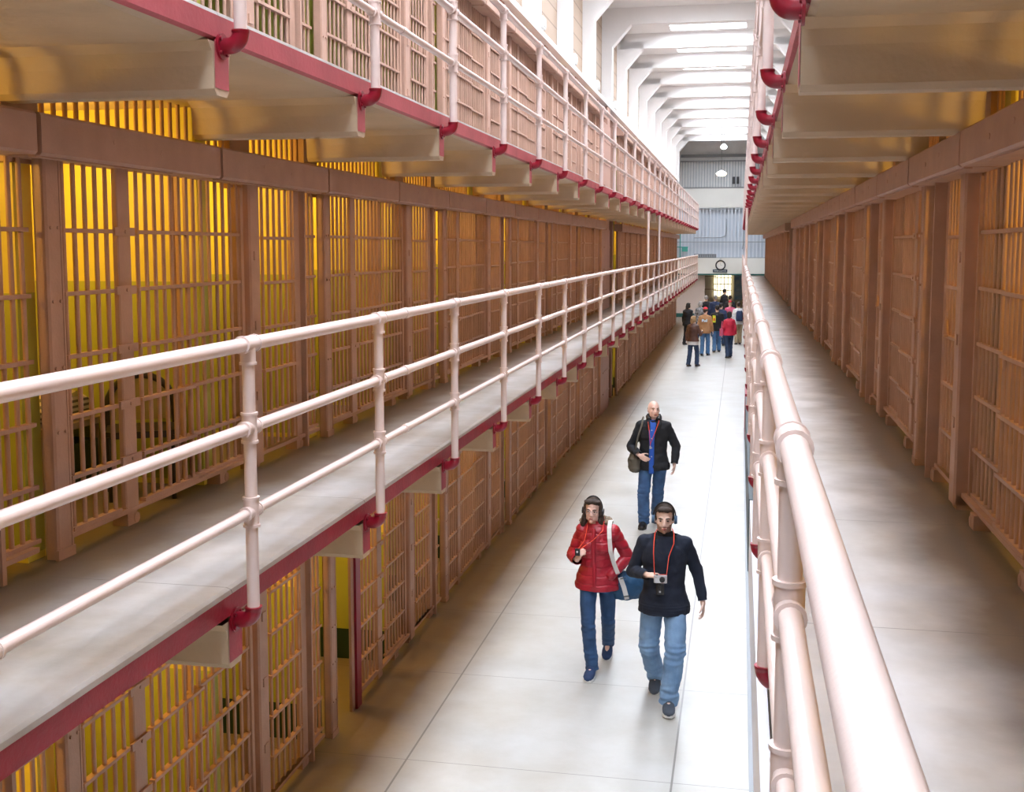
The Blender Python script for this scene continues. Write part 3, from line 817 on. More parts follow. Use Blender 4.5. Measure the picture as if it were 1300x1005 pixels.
    def brows(s, body, m_, tilt=.1):
        H = s.hp
        for sx in (-1, 1):
            MB().tube([H(sx*.014, -.090, .020), H(sx*.032, -.091, .027), H(sx*.050, -.078, .022)], [.004, .0052, .003], n=6).build('eyebrow', m_, body)
    def jacket(s, m_, name='jacket', g=.022, hem=.86, rs=(.058, .052, .040), wr=None, collar=.0, sleeves=True, region=None, mats=None, neck=1.485, flare=.03):
        J = s.J; m = MB()
        s.torso(m, g, z0=.79, flare=flare)
        m.ell((s.J['pel'].x, s.J['pel'].y+.005, hem-.05), (.16+g, .115+g, .05)) if hem < .86 else None
        cuts = [((0, 0, hem), (0, 0, -1), .6)]
        if sleeves:
            for q in ('L', 'R'):
                limb(m, J['sh'+q], rs[0], J['el'+q], rs[1]); w_ = J['wr'+q]; d = (w_-J['el'+q]).normalized()
                limb(m, J['el'+q], rs[1], w_ + d*.02, rs[2])
                if q not in getattr(s, 'pocket', ''): cuts.append((w_ + d*.0, d, .085))
        if collar: m.loft([((0, .02, 1.44), (.085, 0, 0), (0, .08, 0)), ((0, .018, 1.49), (.076, 0, 0), (0, .072, 0)), ((0, .012, 1.49+collar), (.078, 0, 0), (0, .074, 0))], n=20)
        me = remesh(m, s.vox, 10, .6)
        top = 1.49 + collar - .012 if collar else neck
        cuts.append(((0, .015, top), (0, 0, 1), .115))
        return finish(me, name, mats or [m_], s.root, cuts, wr, region)
    def trousers(s, m_, rk=(.096, .078, .068), cuff=.10, wr=None, name='jeans', top=1.0):
        J = s.J; m = MB()
        P = J['pel']
        m.loft([((P.x, P.y+.005, .80), (.135, 0, 0), (0, .112, 0)), ((P.x, P.y+.005, .90), (.176 if not s.fem else .186, 0, 0), (0, .128, 0)), ((P.x, P.y+.005, 1.02), (.160 if not s.fem else .15, 0, 0), (0, .120, 0))], n=24)
        cuts = [((0, 0, top), (0, 0, 1), .5)]
        for q in ('L', 'R'):
            limb(m, J['hip'+q]-V(0, 0, .02), rk[0], J['kn'+q], rk[1]); a = J['an'+q]; d = (a-J['kn'+q]).normalized()
            limb(m, J['kn'+q], rk[1], a + d*.07, rk[2]); cuts.append((a + d*.038, d, .14))
        me = remesh(m, s.vox, 3, .5)
        return finish(me, name, [m_], s.root, cuts, wr)
    def shoes(s, m_, sole, high=.0):
        for q, sx in (('L', 1), ('R', -1)):
            a = s.J['an'+q]; t = s.J['to'+q]
            d = (t-a); up = V(0, 0, 1)
            f = V(d.x, d.y, 0).normalized(); pitch = math.atan2(t.z-.03-(a.z-.085), max(.05, V(d.x, d.y, 0).length))
            r = f.cross(up).normalized()
            fw = (f*cos(pitch) + up*sin(pitch)).normalized(); u2 = r.cross(fw).normalized()
            if u2.z < 0: u2 = -u2
            o0 = a - u2*.085
            def P(x, y, z): return o0 + r*x + fw*y + u2*z
            def ring(y, hw, h, zc): return (P(0, y, zc), r*hw, u2*h)
            m = MB(); m.loft([ring(-.088, .024, .022, .040), ring(-.080, .036, .040, .046), ring(-.03, .043, .050, .052), ring(.04, .047, .048, .050), ring(.10, .055, .038, .042), ring(.16, .053, .031, .036), ring(.20, .036, .022, .030), ring(.212, .014, .012, .028)], n=18)
            limb(m, P(0, -.02, .05), .040, P(0, -.012, .09+high), .043 if not high else .05)
            m.ell(P(0, .045, .080), (.036, .040, .030))
            sh_ = finish(remesh(m, s.vox, 2, .5), 'shoe', [m_], s.root, [(P(0, 0, .118+high), u2, .12)])
            m = MB(); outl = [(-.092, .022), (-.07, .040), (0, .044), (.06, .050), (.11, .058), (.17, .051), (.208, .026)]
            pts = [(h, y) for y, h in outl] + [(-h, y) for y, h in reversed(outl)]
            vs = [P(x, y, .0) for x, y in pts] + [P(x*.98, y, .022) for x, y in pts]; n = len(pts)
            m.add(vs, [tuple(reversed(range(n))), tuple(range(n, 2*n))] + [(i, (i+1) % n, n+(i+1) % n, n+i) for i in range(n)])
            m.build('sole', sole, sh_)
    def hair(s, m_, style='short', name='hair'):
        H = s.hp; Rr = s.HR; m = MB()
        m.ell(H(0, .026, .040), (.083, .094, .092), Rr, 24, 16)
        if style == 'short':
            m.ell(H(0, -.045, .088), (.062, .042, .026), Rr)
            for sx in (-1, 1): m.ell(H(sx*.070, .012, .012), (.014, .034, .050), Rr)
            m.ell(H(0, .075, -.01), (.062, .040, .07), Rr)
        else:
            for sx in (-1, 1):
                m.ell(H(sx*.075, .015, -.02), (.024, .056, .085), Rr)
                if style == 'long':
                    m.ell(H(sx*.082, .02, -.10), (.034, .055, .065), Rr); m.ell(H(sx*.092, .005, -.14), (.028, .034, .045), Rr)
            m.ell(H(0, .085, -.05), (.08, .045, .11), Rr)
            m.ell(H(.03, -.035, .092), (.055, .048, .026), Rr); m.ell(H(-.035, -.035, .090), (.05, .046, .026), Rr)
            if style == 'verylong': m.ell(H(0, .085, -.18), (.085, .04, .16), Rr)
            if style == 'tied': m.ell(H(0, .12, .02), (.04, .04, .04), Rr)
        me = remesh(m, min(s.vox, .006) if s.vox < .008 else s.vox, 2, .5)
        # open the face
        inv = Rr.transposed(); hc = s.J['hc']
        bm = bmesh.new(); bm.from_mesh(me)
        dl = []
        for f in bm.faces:
            l = inv @ (f.calc_center_median()-hc)
            lim = (.072 if style == 'short' else .066) + .008*noise.noise(l*70)
            if l.y < -.026 and l.z < lim - abs(l.x)*.12 and abs(l.x) < (.073 if style == 'short' else .066): dl.append(f)
        bmesh.ops.delete(bm, geom=dl, context='FACES'); bm.to_mesh(me); bm.free()
        return finish(me, name, [m_], s.root, wr=lambda c: .0022*noise.noise(c*42) + .0035*noise.noise(c*15))
    def world(s, p):
        return Matrix.Translation(s.root.location) @ Matrix.Rotation(s.root.rotation_euler[2], 4, 'Z') @ Matrix.Scale(s.k, 4) @ Vector(p)

def wrink(amp, f=9, amp2=.5):
    def w_(c):
        c = Vector(c); return 1.3*amp*noise.noise(V(c.x*f, c.y*f, c.z*f*1.7)) + amp*amp2*noise.noise(c*f*3.1)
    return w_
def jean_wr(P, amp=.006):
    amp *= 1.7
    kz = [P.J['knL'].z, P.J['knR'].z]
    def w_(c):
        k_ = math.exp(-((c.z-kz[0])/.13)**2) + math.exp(-((c.z-.16)/.10)**2)*1.2 + math.exp(-((c.z-.86)/.07)**2)*.8
        return amp*.5*noise.noise(Vector(c)*11) + amp*k_*noise.noise(V(c.x*9, c.y*9, c.z*34))
    return w_
def placed(mb, name, m_, P, label, cat, parts=()):
    """a carried thing: its own top-level object, modelled in the bearer's space"""
    r = empty(name, P.root.location, P.root.rotation_euler[2]); r.scale = P.root.scale; tag(r, label, cat); mb.build('body' if False else parts or 'cord', m_, r); return r

ORANGE = mat('orange_lanyard_cord', (.75, .07, .03), .6)
BLACKP = mat('black_plastic', (.018, .018, .02), .4); GREYP = mat('silver_plastic', (.62, .63, .66), .3, metal=.3)
def headphones(P, label, padm):
    r = empty('headphones', P.root.location, P.root.rotation_euler[2]); r.scale = P.root.scale; tag(r, label, 'headphones')
    H = P.hp; Rr = P.HR
    pts = [H(.094*cos(a), .012, .012+.128*sin(a)) for a in [pi*i/14 for i in range(15)]]
    MB().tube(pts, .006, n=8).build('headband', BLACKP, r)
    for sx in (-1, 1):
        e = MB().cyl(H(sx*.083, .012, -.012), H(sx*.108, .012, -.012), .038, .034, n=20).build('ear_cup', padm, r)
    return r
def lanyard(P, pts, label):
    r = empty('lanyard', P.root.location, P.root.rotation_euler[2]); r.scale = P.root.scale; tag(r, label, 'lanyard')
    MB().tube(pts, .0042, n=6).build('cord', ORANGE, r); return r

# -- man in the dark sweater, nearest
def man_sweater():
    P = Person((-.60, 9.92, 0), .04, 1.79, 'person striding in a dark navy sweater and light blue jeans, holding a camera', j=dict(
        hipL=V(.098, -.01, .92), hipR=V(-.098, .01, .92), knL=V(.105, -.19, .52), anL=V(.055, -.20, .10), toL=V(.06, -.38, .045),
        knR=V(-.13, .00, .50), anR=V(-.075, .30, .135), toR=V(-.08, .16, .035),
        elL=V(.285, .08, 1.17), wrL=V(.335, .02, .925), elR=V(-.285, .05, 1.155), wrR=V(-.145, -.20, 1.195), hc=V(-.005, -.045, 1.66), neck=V(0, .0, 1.50)),
        head=(.0, .06, .0))
    b = P.body(SKIN, stub=True, hands=dict(L=(V(.10, -.22, -1), V(-1, -.1, .0), V(0, -1, 0), .35), R=(V(.75, -.55, .15), V(.2, .2, -1), V(.3, .3, 1), .75)))
    P.brows(b, HAIRM['brown'])
    navy = cloth('navy_knit', (.010, .016, .034), .9, .2)
    def wr(c):
        return wrink(.007, 8)(c) + .0012*sin(c.z*260)*(c.z < .9)
    P.jacket(navy, 'sweater', .024, .80, (.066, .056, .040), wr, neck=1.474, flare=.05)
    m = MB(); m.loft([((0, .0, 1.40), (.075, 0, 0), (0, .07, 0)), ((0, .0, 1.45), (.072, 0, 0), (0, .070, 0)), ((0, -.004, 1.515), (.069, 0, 0), (0, .069, .012))], n=24)
    finish(m.mesh('shirt', DARK), 'shirt_collar', [cloth('black_shirt_cotton', (.012, .012, .014))], P.root, [((0, 0, 1.505), (0, 0.35, 1), .2)])
    # lapels of the zipped neck
    m = MB()
    for sx in (-1, 1):
        m.add([(sx*.070, -.055, 1.50), (sx*.095, -.055, 1.47), (sx*.055, -.128, 1.36), (sx*.006, -.138, 1.33), (sx*.035, -.098, 1.44),
               (sx*.070, -.045, 1.49), (sx*.095, -.045, 1.46), (sx*.055, -.110, 1.35), (sx*.006, -.120, 1.325), (sx*.035, -.08, 1.43)], [(0, 1, 2, 3, 4), (9, 8, 7, 6, 5), (0, 5, 6, 1), (1, 6, 7, 2), (2, 7, 8, 3), (3, 8, 9, 4), (4, 9, 5, 0)])
    m.build('lapels', MATS['black_shirt_cotton'], P.root)
    light = cloth('light_blue_denim', (.22, .36, .55), .85, .35, 7, (.11, .21, .37))
    P.trousers(light, (.100, .086, .080), wr=jean_wr(P, .008))
    P.shoes(cloth('slate_canvas_shoe', (.06, .075, .10)), mat('pale_rubber_sole', (.7, .7, .68), .6))
    P.hair(HAIRM['brown'], 'short')
    headphones(P, 'black headphones with blue ear pads on the man in the navy sweater', mat('blue_ear_pad', (.04, .09, .16), .6))
    S = 1/P.k
    cam_c = P.J['wrR'] + V(.115, -.085, -.005)
    lanyard(P, [V(-.060, .04, 1.515), V(-.082, -.065, 1.50), V(-.088, -.122, 1.44), V(-.090, -.160, 1.35), cam_c+V(-.05, .01, .035)] + [cam_c+V(.05, .01, .035), V(.040, -.170, 1.33), V(.078, -.128, 1.43), V(.078, -.065, 1.50), V(.060, .04, 1.515)], 'orange cord round the neck of the man in the navy sweater')
    c = empty('compact_camera', P.root.location, P.root.rotation_euler[2]); c.scale = P.root.scale; tag(c, 'silver compact camera in the right hand of the man in the navy sweater', 'camera')
    x, y, z = cam_c
    MB().box(x-.055, x+.055, y-.016, y+.016, z-.032, z+.032, bev=.01).build('body', GREYP, c)
    MB().cyl((x+.015, y-.016, z), (x+.015, y-.034, z), .024, .022, n=20).build('lens', BLACKP, c)
    MB().box(x-.04, x-.02, y-.008, y+.008, z+.032, z+.038).build('shutter_button', BLACKP, c)
    MB().box(x-.045, x-.025, y-.0175, y-.016, z+.012, z+.024).build('flash', EYEW, c)
    p = empty('camera_pouch', P.root.location, P.root.rotation_euler[2]); p.scale = P.root.scale; tag(p, 'black camera pouch dangling in front of the navy sweater', 'pouch')
    MB().tube([cam_c+V(.01, .0, -.033), V(x+.0, y+.02, z-.10), V(x-.005, -.165, 1.09)], .004, n=6).build('strap', BLACKP, p)
    q = MB(); q.box(x-.038, x+.030, -.195, -.160, 1.0, 1.09, bev=.012); q.build('case', BLACKP, p)
    MB().box(x-.012, x+.004, -.199, -.195, 1.02, 1.035).build('clasp', GREYP, p)
man_sweater()

def woman_red():
    P = Person((-1.27, 10.60, 0), -.02, 1.67, 'person in a quilted red jacket, blue jeans and glasses walking beside the man in navy', female=True, j=dict(
        hipL=V(.088, .01, .87), hipR=V(-.088, -.01, .87), knR=V(-.065, -.17, .49), anR=V(-.02, -.21, .10), toR=V(-.03, -.37, .035),
        knL=V(.095, .07, .46), anL=V(.06, .36, .15), toL=V(.06, .22, .035), pel=V(0, 0, .89),
        elR=V(-.245, .03, 1.085), wrR=V(-.165, -.21, 1.105), elL=V(.275, .08, 1.085), wrL=V(.150, -.085, .955), hc=V(-.045, -.035, 1.545), neck=V(-.02, .0, 1.40)),
        head=(-.05, .02, .04))
    b = P.body(SKINR, hands=dict(R=(V(.35, -.45, .85), V(.75, .6, .1), V(-.2, .6, .5), 1.15), L=(V(-.45, .35, -.85), V(-.2, .9, 0), V(0, -1, 0), .3)))
    P.brows(b, HAIRM['brown']); P.pocket = 'L'
    red = cloth('red_quilted_nylon', (.42, .012, .030), .42, .25, 6, bump=.15)
    def wr(c):
        return wrink(.006, 10)(c) - .007*max(0, 1-abs(((c.z+.004*sin(c.x*40)) % .085)-.0425)/.009) + (.004)
    P.jacket(red, 'jacket', .030, .83, (.064, .060, .046), wr, collar=.035)
    m = MB(); m.box(-.026, -.012, -.188, -.165, .92, 1.33); 
    # stitched front placket
    zz = [(-.02, -.150, 1.46), (-.02, -.172, 1.38), (-.02, -.178, 1.28), (-.02, -.168, 1.15), (-.01, -.158, 1.05), (-.01, -.165, .95), (-.01, -.172, .88)]
    MB().loft([(V(*p), V(.019, 0, 0), V(0, .008, 0)) for p in zz], n=12).build('placket', red, P.root)
    # fur trimmed hood lying round the neck
    m = MB(); 
    for i in range(17):
        a = pi*(-.12 + 1.24*i/16); m.ell((P.J['neck'].x + .128*cos(a), .025+.088*sin(a), 1.492+.012*sin(a)), (.042, .040, .036))
    me = remesh(m, .008, 1, .5)
    finish(me, 'fur_hood', [mat('taupe_fur', (.30, .22, .15), .95, var=.5, vscale=70, bump=.6, bscale=200)], P.root, wr=lambda c: .012*noise.noise(c*55))
    den = cloth('blue_denim', (.030, .085, .20), .85, .35, 7, (.015, .045, .11))
    P.trousers(den, (.092, .070, .064), wr=jean_wr(P, .006))
    P.shoes(cloth('navy_canvas_shoe', (.02, .045, .12)), mat('pale_rubber_sole', (.7, .7, .68), .6))
    P.hair(HAIRM['brown'], 'long')
    headphones(P, 'black headphones over the dark hair of the person in red', BLACKP)
    H = P.hp
    g = empty('eyeglasses', P.root.location, P.root.rotation_euler[2]); g.scale = P.root.scale; tag(g, 'thin rimmed glasses on the face of the person in red', 'glasses')
    gm = mat('thin_metal_rim', (.25, .22, .25), .3, metal=.8)
    for sx in (-1, 1):
        pts = [H(sx*.033+.024*cos(a), -.098, .000+.016*sin(a)) for a in [2*pi*i/16 for i in range(17)]]
        MB().tube(pts, .0016, n=5).build('rim', gm, g)
        MB().tube([H(sx*.057, -.097, .004), H(sx*.075, -.05, .004), H(sx*.082, .01, .0)], .0015, n=5).build('temple', gm, g)
    MB().tube([H(-.009, -.099, .004), H(0, -.102, .007), H(.009, -.099, .004)], .0015, n=5).build('bridge', gm, g)
    dv = P.J['wrR'] + V(.028, -.075, .095)
    lanyard(P, [P.J['neck']+V(-.075, .02, .07), V(-.095, -.14, 1.42), V(-.11, -.17, 1.34), dv+V(-.01, .0, .03), dv+V(.01, .0, .03), V(-.015, -.195, 1.36), V(.065, -.135, 1.44), P.J['neck']+V(.08, .02, .07)], 'orange cord round the neck of the person in red')
    a = empty('audio_player', P.root.location, P.root.rotation_euler[2]); a.scale = P.root.scale; tag(a, 'small black audio player held at the chest of the person in red', 'audio player')
    x, y, z = dv
    MB().box(x-.035, x+.012, y-.018, y+.018, z-.03, z+.035, bev=.008).build('body', BLACKP, a); MB().cyl((x-.012, y-.018, z+.01), (x-.012, y-.022, z+.01), .010, n=12).build('button', GREYP, a)
    # shoulder bag
    bg = empty('shoulder_bag', P.root.location, P.root.rotation_euler[2]); bg.scale = P.root.scale; tag(bg, 'blue shoulder bag on a white strap at the hip of the person in red', 'bag')
    blue = cloth('blue_bag_nylon', (.012, .07, .16), .6)
    m = MB(); m.loft([((.31, .06, .72), (.13, .06, 0), (-.03, .055, 0)), ((.31, .06, .80), (.17, .08, 0), (-.04, .075, 0)), ((.30, .06, .93), (.165, .08, 0), (-.035, .07, 0)), ((.29, .06, 1.0), (.13, .06, 0), (-.02, .035, 0))], n=20)
    me = remesh(m, .01, 3, .5)
    o = finish(me, 'sack', [blue], bg, wr=wrink(.01, 9))
    ws = cloth('white_webbing', (.72, .70, .68), .8)
    def ribbon(pts, w_, t=.003):
        mb = MB(); vs = []
        for i, p in enumerate(pts):
            p = V(*p); d = (V(*pts[min(i+1, len(pts)-1)]) - V(*pts[max(i-1, 0)])).normalized(); sd = d.cross(V(0, -1, .15)).normalized()*w_/2; nn = V(0, -1, .1)*t
            vs += [p-sd, p+sd, p+sd+nn, p-sd+nn]
        fs = [(4*i+a, 4*i+(a+1) % 4, 4*i+4+(a+1) % 4, 4*i+4+a) for i in range(len(pts)-1) for a in range(4)] + [(0, 1, 2, 3), (len(vs)-4, len(vs)-3, len(vs)-2, len(vs)-1)]
        return mb.add(vs, fs)
    ribbon([(.13, .06, 1.515), (.125, -.03, 1.515), (.125, -.10, 1.46), (.135, -.155, 1.37), (.15, -.178, 1.25), (.185, -.165, 1.12), (.22, -.14, 1.02)], .042).build('shoulder_strap', ws, bg)
    ribbon([(.235, -.075, .965), (.27, -.055, .86), (.30, -.045, .74)], .046).build('front_strap', ws, bg)
    for p, q in (((.235, -.085, .955), (.285, -.07, .965)), ((.27, -.062, .77), (.33, -.05, .78))): MB().cyl(p, q, .006, n=6).build('buckle', BLACKP, bg)
woman_red()

def man_bald():
    P = Person((-1.17, 16.35, 0), .06, 1.83, 'bald person in a black jacket open over a blue shirt, walking behind the pair', j=dict(
        hipL=V(.098, .0, .94), hipR=V(-.098, .0, .94), knR=V(-.13, -.13, .52), anR=V(-.125, -.08, .10), toR=V(-.15, -.25, .035),
        knL=V(.075, .08, .52), anL=V(.055, .32, .14), toL=V(.055, .17, .035),
        elL=V(.325, .05, 1.165), wrL=V(.30, -.03, .93), elR=V(-.325, .04, 1.14), wrR=V(-.20, -.19, 1.065), hc=V(.0, -.03, 1.70), neck=V(0, .0, 1.52)),
        head=(.30, -.10, .05), vox=.0075)
    b = P.body(SKINR, hands=dict(L=(V(.0, -.15, -1), V(-1, -.1, 0), V(0, -1, 0), .35), R=(V(.75, -.25, -.4), V(.1, .95, .1), V(0, 0, 1), .35)))
    P.brows(b, mat('sandy_brow', (.30, .18, .12), .7))
    H = P.hp; m = MB()
    m.ell(H(0, .035, .005), (.080, .085, .055), P.HR)
    finish(remesh(m, .008, 1), 'hair_fringe', [mat('cropped_grey_hair', (.30, .22, .18), .7)], P.root, [(H(0, -.005, 0), P.HR @ V(0, -1, 0), .3), (H(0, 0, .035), P.HR @ V(0, 0, 1), .3)])
    jk = cloth('black_wool', (.012, .013, .017), .85)
    P.jacket(jk, 'jacket', .034, .80, (.070, .064, .052), wrink(.009, 8), collar=.0, neck=1.478, flare=.045)
    m = MB()
    for sx in (-1, 1):
        m.loft([(V(sx*.075, .0, 1.49), V(.018, 0, 0), V(0, .06, 0)), (V(sx*.085, -.05, 1.50), V(.028, 0, .02), V(0, .03, 0)), (V(sx*.075, -.115, 1.44), V(.030, 0, .02), V(0, .018, 0)), (V(sx*.06, -.150, 1.36), V(.02, 0, .01), V(0, .012, 0))], n=12)
    m.build('collar', jk, P.root)
    shm = cloth('bright_blue_shirt', (.02, .10, .48), .8)
    pr = [(1.49, -.060, .052), (1.44, -.110, .060), (1.36, -.150, .046), (1.25, -.166, .036), (1.12, -.158, .034), (1.0, -.160, .034), (.90, -.172, .034), (.80, -.170, .036), (.76, -.150, .036)]
    MB().loft([(V(-.022, y, z), V(w_, 0, 0), V(0, .012, 0)) for z, y, w_ in pr], n=16).build('shirt_front', shm, P.root)
    for z, y in ((1.36, -.163), (1.25, -.179), (1.12, -.171), (1.0, -.173)): MB().cyl((-.022, y, z), (-.022, y-.004, z), .008, n=10).build('button', EYEW, P.root)
    den = cloth('mid_blue_denim', (.06, .14, .30), .85, .4, 7, (.03, .07, .16))
    P.trousers(den, (.098, .082, .078), wr=jean_wr(P, .008))
    P.shoes(mat('black_leather', (.012, .011, .012), .3), DARK)
    lanyard(P, [V(-.072, .02, 1.53), V(-.075, -.12, 1.46), V(-.055, -.178, 1.34), V(-.045, -.185, 1.22), V(-.040, -.186, 1.15), V(-.030, -.186, 1.20), V(.03, -.19, 1.36), V(.07, -.13, 1.47), V(.072, .02, 1.53)], 'orange cord over the blue shirt of the bald person')
    a = empty('name_tag', P.root.location, P.root.rotation_euler[2]); a.scale = P.root.scale; tag(a, 'small white tag at the end of the bald person\'s orange cord', 'tag')
    MB().box(-.050, -.030, -.194, -.188, 1.11, 1.15).build('card', EYEW, a)
    hpd = empty('neck_headphones', P.root.location, P.root.rotation_euler[2]); hpd.scale = P.root.scale; tag(hpd, 'black headphones worn round the neck of the bald person', 'headphones')
    MB().tube([V(.085*cos(a_), .02+.085*sin(a_), 1.55) for a_ in [pi*i/10 for i in range(11)]], .010, n=8).build('headband', BLACKP, hpd)
    for sx in (-1, 1): MB().cyl((sx*.075, -.02, 1.53), (sx*.062, -.085, 1.49), .036, n=16).build('ear_cup', BLACKP, hpd)
    bg = empty('messenger_bag', P.root.location, P.root.rotation_euler[2]); bg.scale = P.root.scale; tag(bg, 'olive grey messenger bag at the right hip of the bald person', 'bag')
    om = cloth('olive_grey_canvas', (.13, .115, .09), .85)
    m = MB(); m.loft([((-.255, -.03, .76), (.06, .02, 0), (-.03, .10, 0)), ((-.26, -.03, .82), (.085, .02, 0), (-.03, .14, 0)), ((-.255, -.03, .95), (.085, .02, 0), (-.03, .15, 0)), ((-.25, -.03, 1.02), (.055, .01, 0), (-.02, .12, 0))], n=18)
    finish(remesh(m, .010, 3), 'sack', [om], bg, wr=wrink(.008, 10))
    MB().tube([(-.25, .06, 1.0), (-.225, .10, 1.2), (-.16, .08, 1.46), (-.14, .0, 1.515), (-.16, -.11, 1.42), (-.21, -.14, 1.25), (-.25, -.13, 1.02)], .012, n=6).build('strap', om, bg)
man_bald()

# -- the group at the far end of the hall
def crowd(loc, rz, h, label, top, top_col, legs, hairk, female=False, hat=None, long=.84, arms=None, step=.16, boots=False, style='short', hemmat=None, extra=None, g=.028):
    a = arms or {}
    j = dict(anL=V(.09, step*.8, .10), toL=V(.10, step*.8-.17, .035), knL=V(.09, -.02+step*.3, .50), anR=V(-.09, -step*.6, .09), toR=V(-.10, -step*.6-.17, .03), knR=V(-.09, -.06-step*.4, .50))
    j.update(a)
    P = Person(loc, rz, h, label, 'visitors gathered at the far end', vox=.016, female=female, j={k_: v*(h/1.75) for k_, v in j.items()}, head=(random.uniform(-.3, .3), .05, 0))
    J = P.J
    P.body(SKIN, hands=dict(L=(J['wrL']-J['elL'], V(-1, 0, 0), V(0, -1, 0), .4), R=(J['wrR']-J['elR'], V(1, 0, 0), V(0, -1, 0), .4)))
    P.trousers(legs, (.096, .080, .074), wr=wrink(.008, 8), name='trousers')
    P.jacket(top_col, top, g, long, (.066, .060, .048), wrink(.009, 8), collar=.02)
    P.shoes(mat('brown_boot_leather', (.05, .03, .02), .5) if boots else DARK, DARK, high=.05 if boots else 0)
    if hairk: P.hair(HAIRM[hairk], style)
    if hat:
        m = MB(); m.ell(P.hp(0, .02, .062), (.090, .100, .080), P.HR)
        finish(remesh(m, .012, 1), 'beanie', [hat, mat('green_knit', (.03, .28, .09), .9)], P.root, [(P.hp(0, 0, .038), P.HR @ V(0, 0, -1), .3)], region=lambda c: 1 if c[2] < P.hp(0, 0, .065)[2] else 0)
    if extra: extra(P)
    return P
def thing_on(P, name, label, cat):
    r = empty(name, P.root.location, P.root.rotation_euler[2]); r.scale = P.root.scale; return tag(r, label, cat)
jd = cloth('crowd_blue_denim', (.07, .17, .34), .85, .3, 7); jd2 = cloth('crowd_dark_denim', (.025, .05, .11), .85, .3, 7)
blk = cloth('crowd_black_coat', (.012, .012, .016)); nvy = cloth('crowd_navy_coat', (.02, .035, .09)); tanc = cloth('tan_canvas_coat', (.42, .22, .10))
brl = mat('brown_leather_jacket', (.11, .045, .030), .5, var=.3, vscale=10); redc = cloth('bright_red_jacket', (.55, .015, .05), .6); whc = cloth('white_jacket_cloth', (.75, .75, .75)); kha = cloth('khaki_cotton', (.36, .28, .17)); gry = cloth('black_white_plaid', (.4, .4, .42), .85, .95, 18, (.02, .02, .02)); pnk = cloth('pink_cloth', (.65, .12, .22))
def ex_hem(P):
    m = MB(); m.loft([((0, 0, .76), (.20, 0, 0), (0, .15, 0)), ((0, 0, .80), (.20, 0, 0), (0, .15, 0)), ((0, 0, .90), (.19, 0, 0), (0, .14, 0))], n=20); m.build('white_shirt_hem', whc, P.root)
crowd((-1.50, 38.9, 0), 2.75, 1.70, 'person in a brown leather jacket and white shirt hem, nearest of the far group', 'jacket', brl, jd2, 'blond', True, arms=dict(elR=V(-.26, -.02, 1.12), wrR=V(-.22, -.24, 1.20)), boots=True, style='tied', extra=ex_hem, long=.88, step=.22)
def ex_logo(P):
    MB().box(-.10, .10, .150, .158, 1.24, 1.34).build('back_print', mat('pale_blue_print', (.6, .75, .85), .6), P.root)
crowd((-1.22, 42.9, 0), 3.0, 1.78, 'person seen from behind in a tan coat and a red and green knitted hat', 'coat', tanc, jd, 'brown', hat=cloth('red_knit', (.6, .03, .05)), extra=ex_logo, long=.82)
Pc = crowd((-.82, 44.4, 0), 3.2, 1.80, 'person in a hooded black coat with a yellow patch, beside the tan coat', 'coat', blk, jd, 'black', long=.80, step=.2)
r = thing_on(Pc, 'yellow_bag', 'small yellow and green bag on the back of the hooded black coat', 'bag'); MB().box(.06, .17, .15, .20, 1.12, 1.38, bev=.02).build('pouch', mat('yellow_green_nylon', (.75, .8, .05), .6), r); MB().box(.08, .15, .20, .205, 1.18, 1.28).build('patch', mat('orange_red_patch', (.7, .15, .03), .6), r)
Pd = crowd((-.34, 42.2, 0), 3.35, 1.68, 'person with black hair in a bright red jacket, seen from behind', 'jacket', redc, jd2, 'black', True, style='verylong' if False else 'bob', long=.86, step=.24)
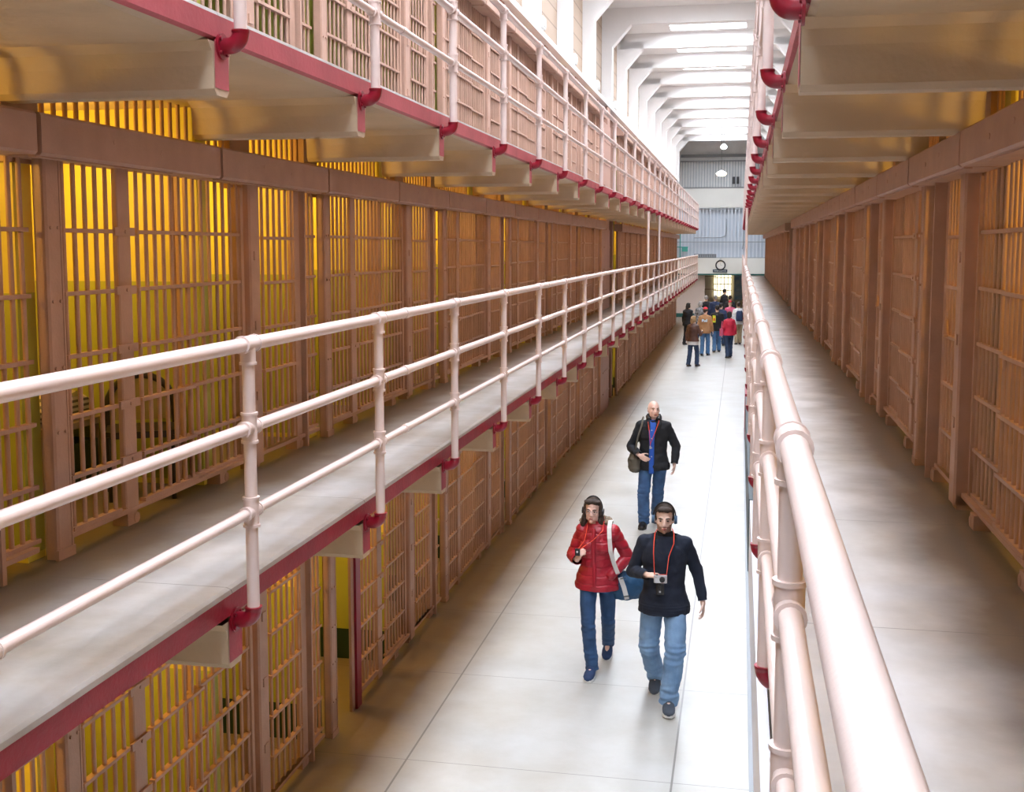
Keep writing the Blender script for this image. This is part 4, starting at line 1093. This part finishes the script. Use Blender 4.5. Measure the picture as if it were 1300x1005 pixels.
r = thing_on(Pd, 'pink_handbag', 'bright pink handbag hanging beside the red jacket at the far end', 'bag'); m = MB(); m.box(.24, .34, -.16, .10, .84, 1.10, bev=.03); m.build('sack', pnk, r); MB().tube([(.29, -.13, 1.1), (.26, -.05, 1.38), (.29, .07, 1.1)], .01, n=6).build('strap', pnk, r)
crowd((-2.05, 47.5, 0), 2.6, 1.72, 'person with long black hair and long black coat, leftmost of the far group', 'coat', blk, blk, 'black', True, style='verylong', long=.60, g=.05)
crowd((-1.62, 49.5, 0), 2.9, 1.70, 'person in a black and white plaid jacket behind the tan coat', 'jacket', gry, jd2, 'grey', True, style='bob')
crowd((-1.48, 53.0, 0), 3.3, 1.80, 'grey haired person in black behind the plaid jacket', 'jacket', blk, jd2, 'grey')
crowd((-1.05, 52.0, 0), 3.1, 1.86, 'tall balding person in a navy coat in the middle of the far group', 'coat', nvy, jd2, 'grey', long=.80)
crowd((-.72, 47.3, 0), 3.0, 1.74, 'person in a dark blue jacket close behind the hooded black coat', 'jacket', nvy, jd2, 'black')
crowd((-.38, 50.0, 0), 3.3, 1.70, 'person in a pink top and red cap deep in the far group', 'top', pnk, jd2, None, hat=cloth('red_knit', (.6, .03, .05)))
Pk = crowd((-.02, 48.1, 0), 3.3, 1.76, 'person in a white jacket and khaki trousers at the right edge of the far group', 'jacket', whc, kha, 'brown')
r = thing_on(Pk, 'backpack', 'dark blue backpack on the white jacket at the far end', 'backpack'); m = MB(); m.loft([((0, .22, .98), (.13, 0, 0), (0, .07, 0)), ((0, .23, 1.10), (.15, 0, 0), (0, .09, 0)), ((0, .22, 1.32), (.14, 0, 0), (0, .08, 0)), ((0, .19, 1.40), (.09, 0, 0), (0, .05, 0))], n=16); m.build('sack', nvy, r); MB().box(-.09, .09, .31, .335, 1.02, 1.18).build('pocket', nvy, r)
crowd((-.42, 54.5, 0), 3.0, 1.76, 'dark haired person in a dark jacket, rearmost on the right of the far group', 'jacket', blk, jd2, 'brown')
crowd((-.75, 60.0, 0), 2.2, 1.85, 'tall person in black standing alone by the end doorway', 'coat', blk, blk, 'black', long=.75)
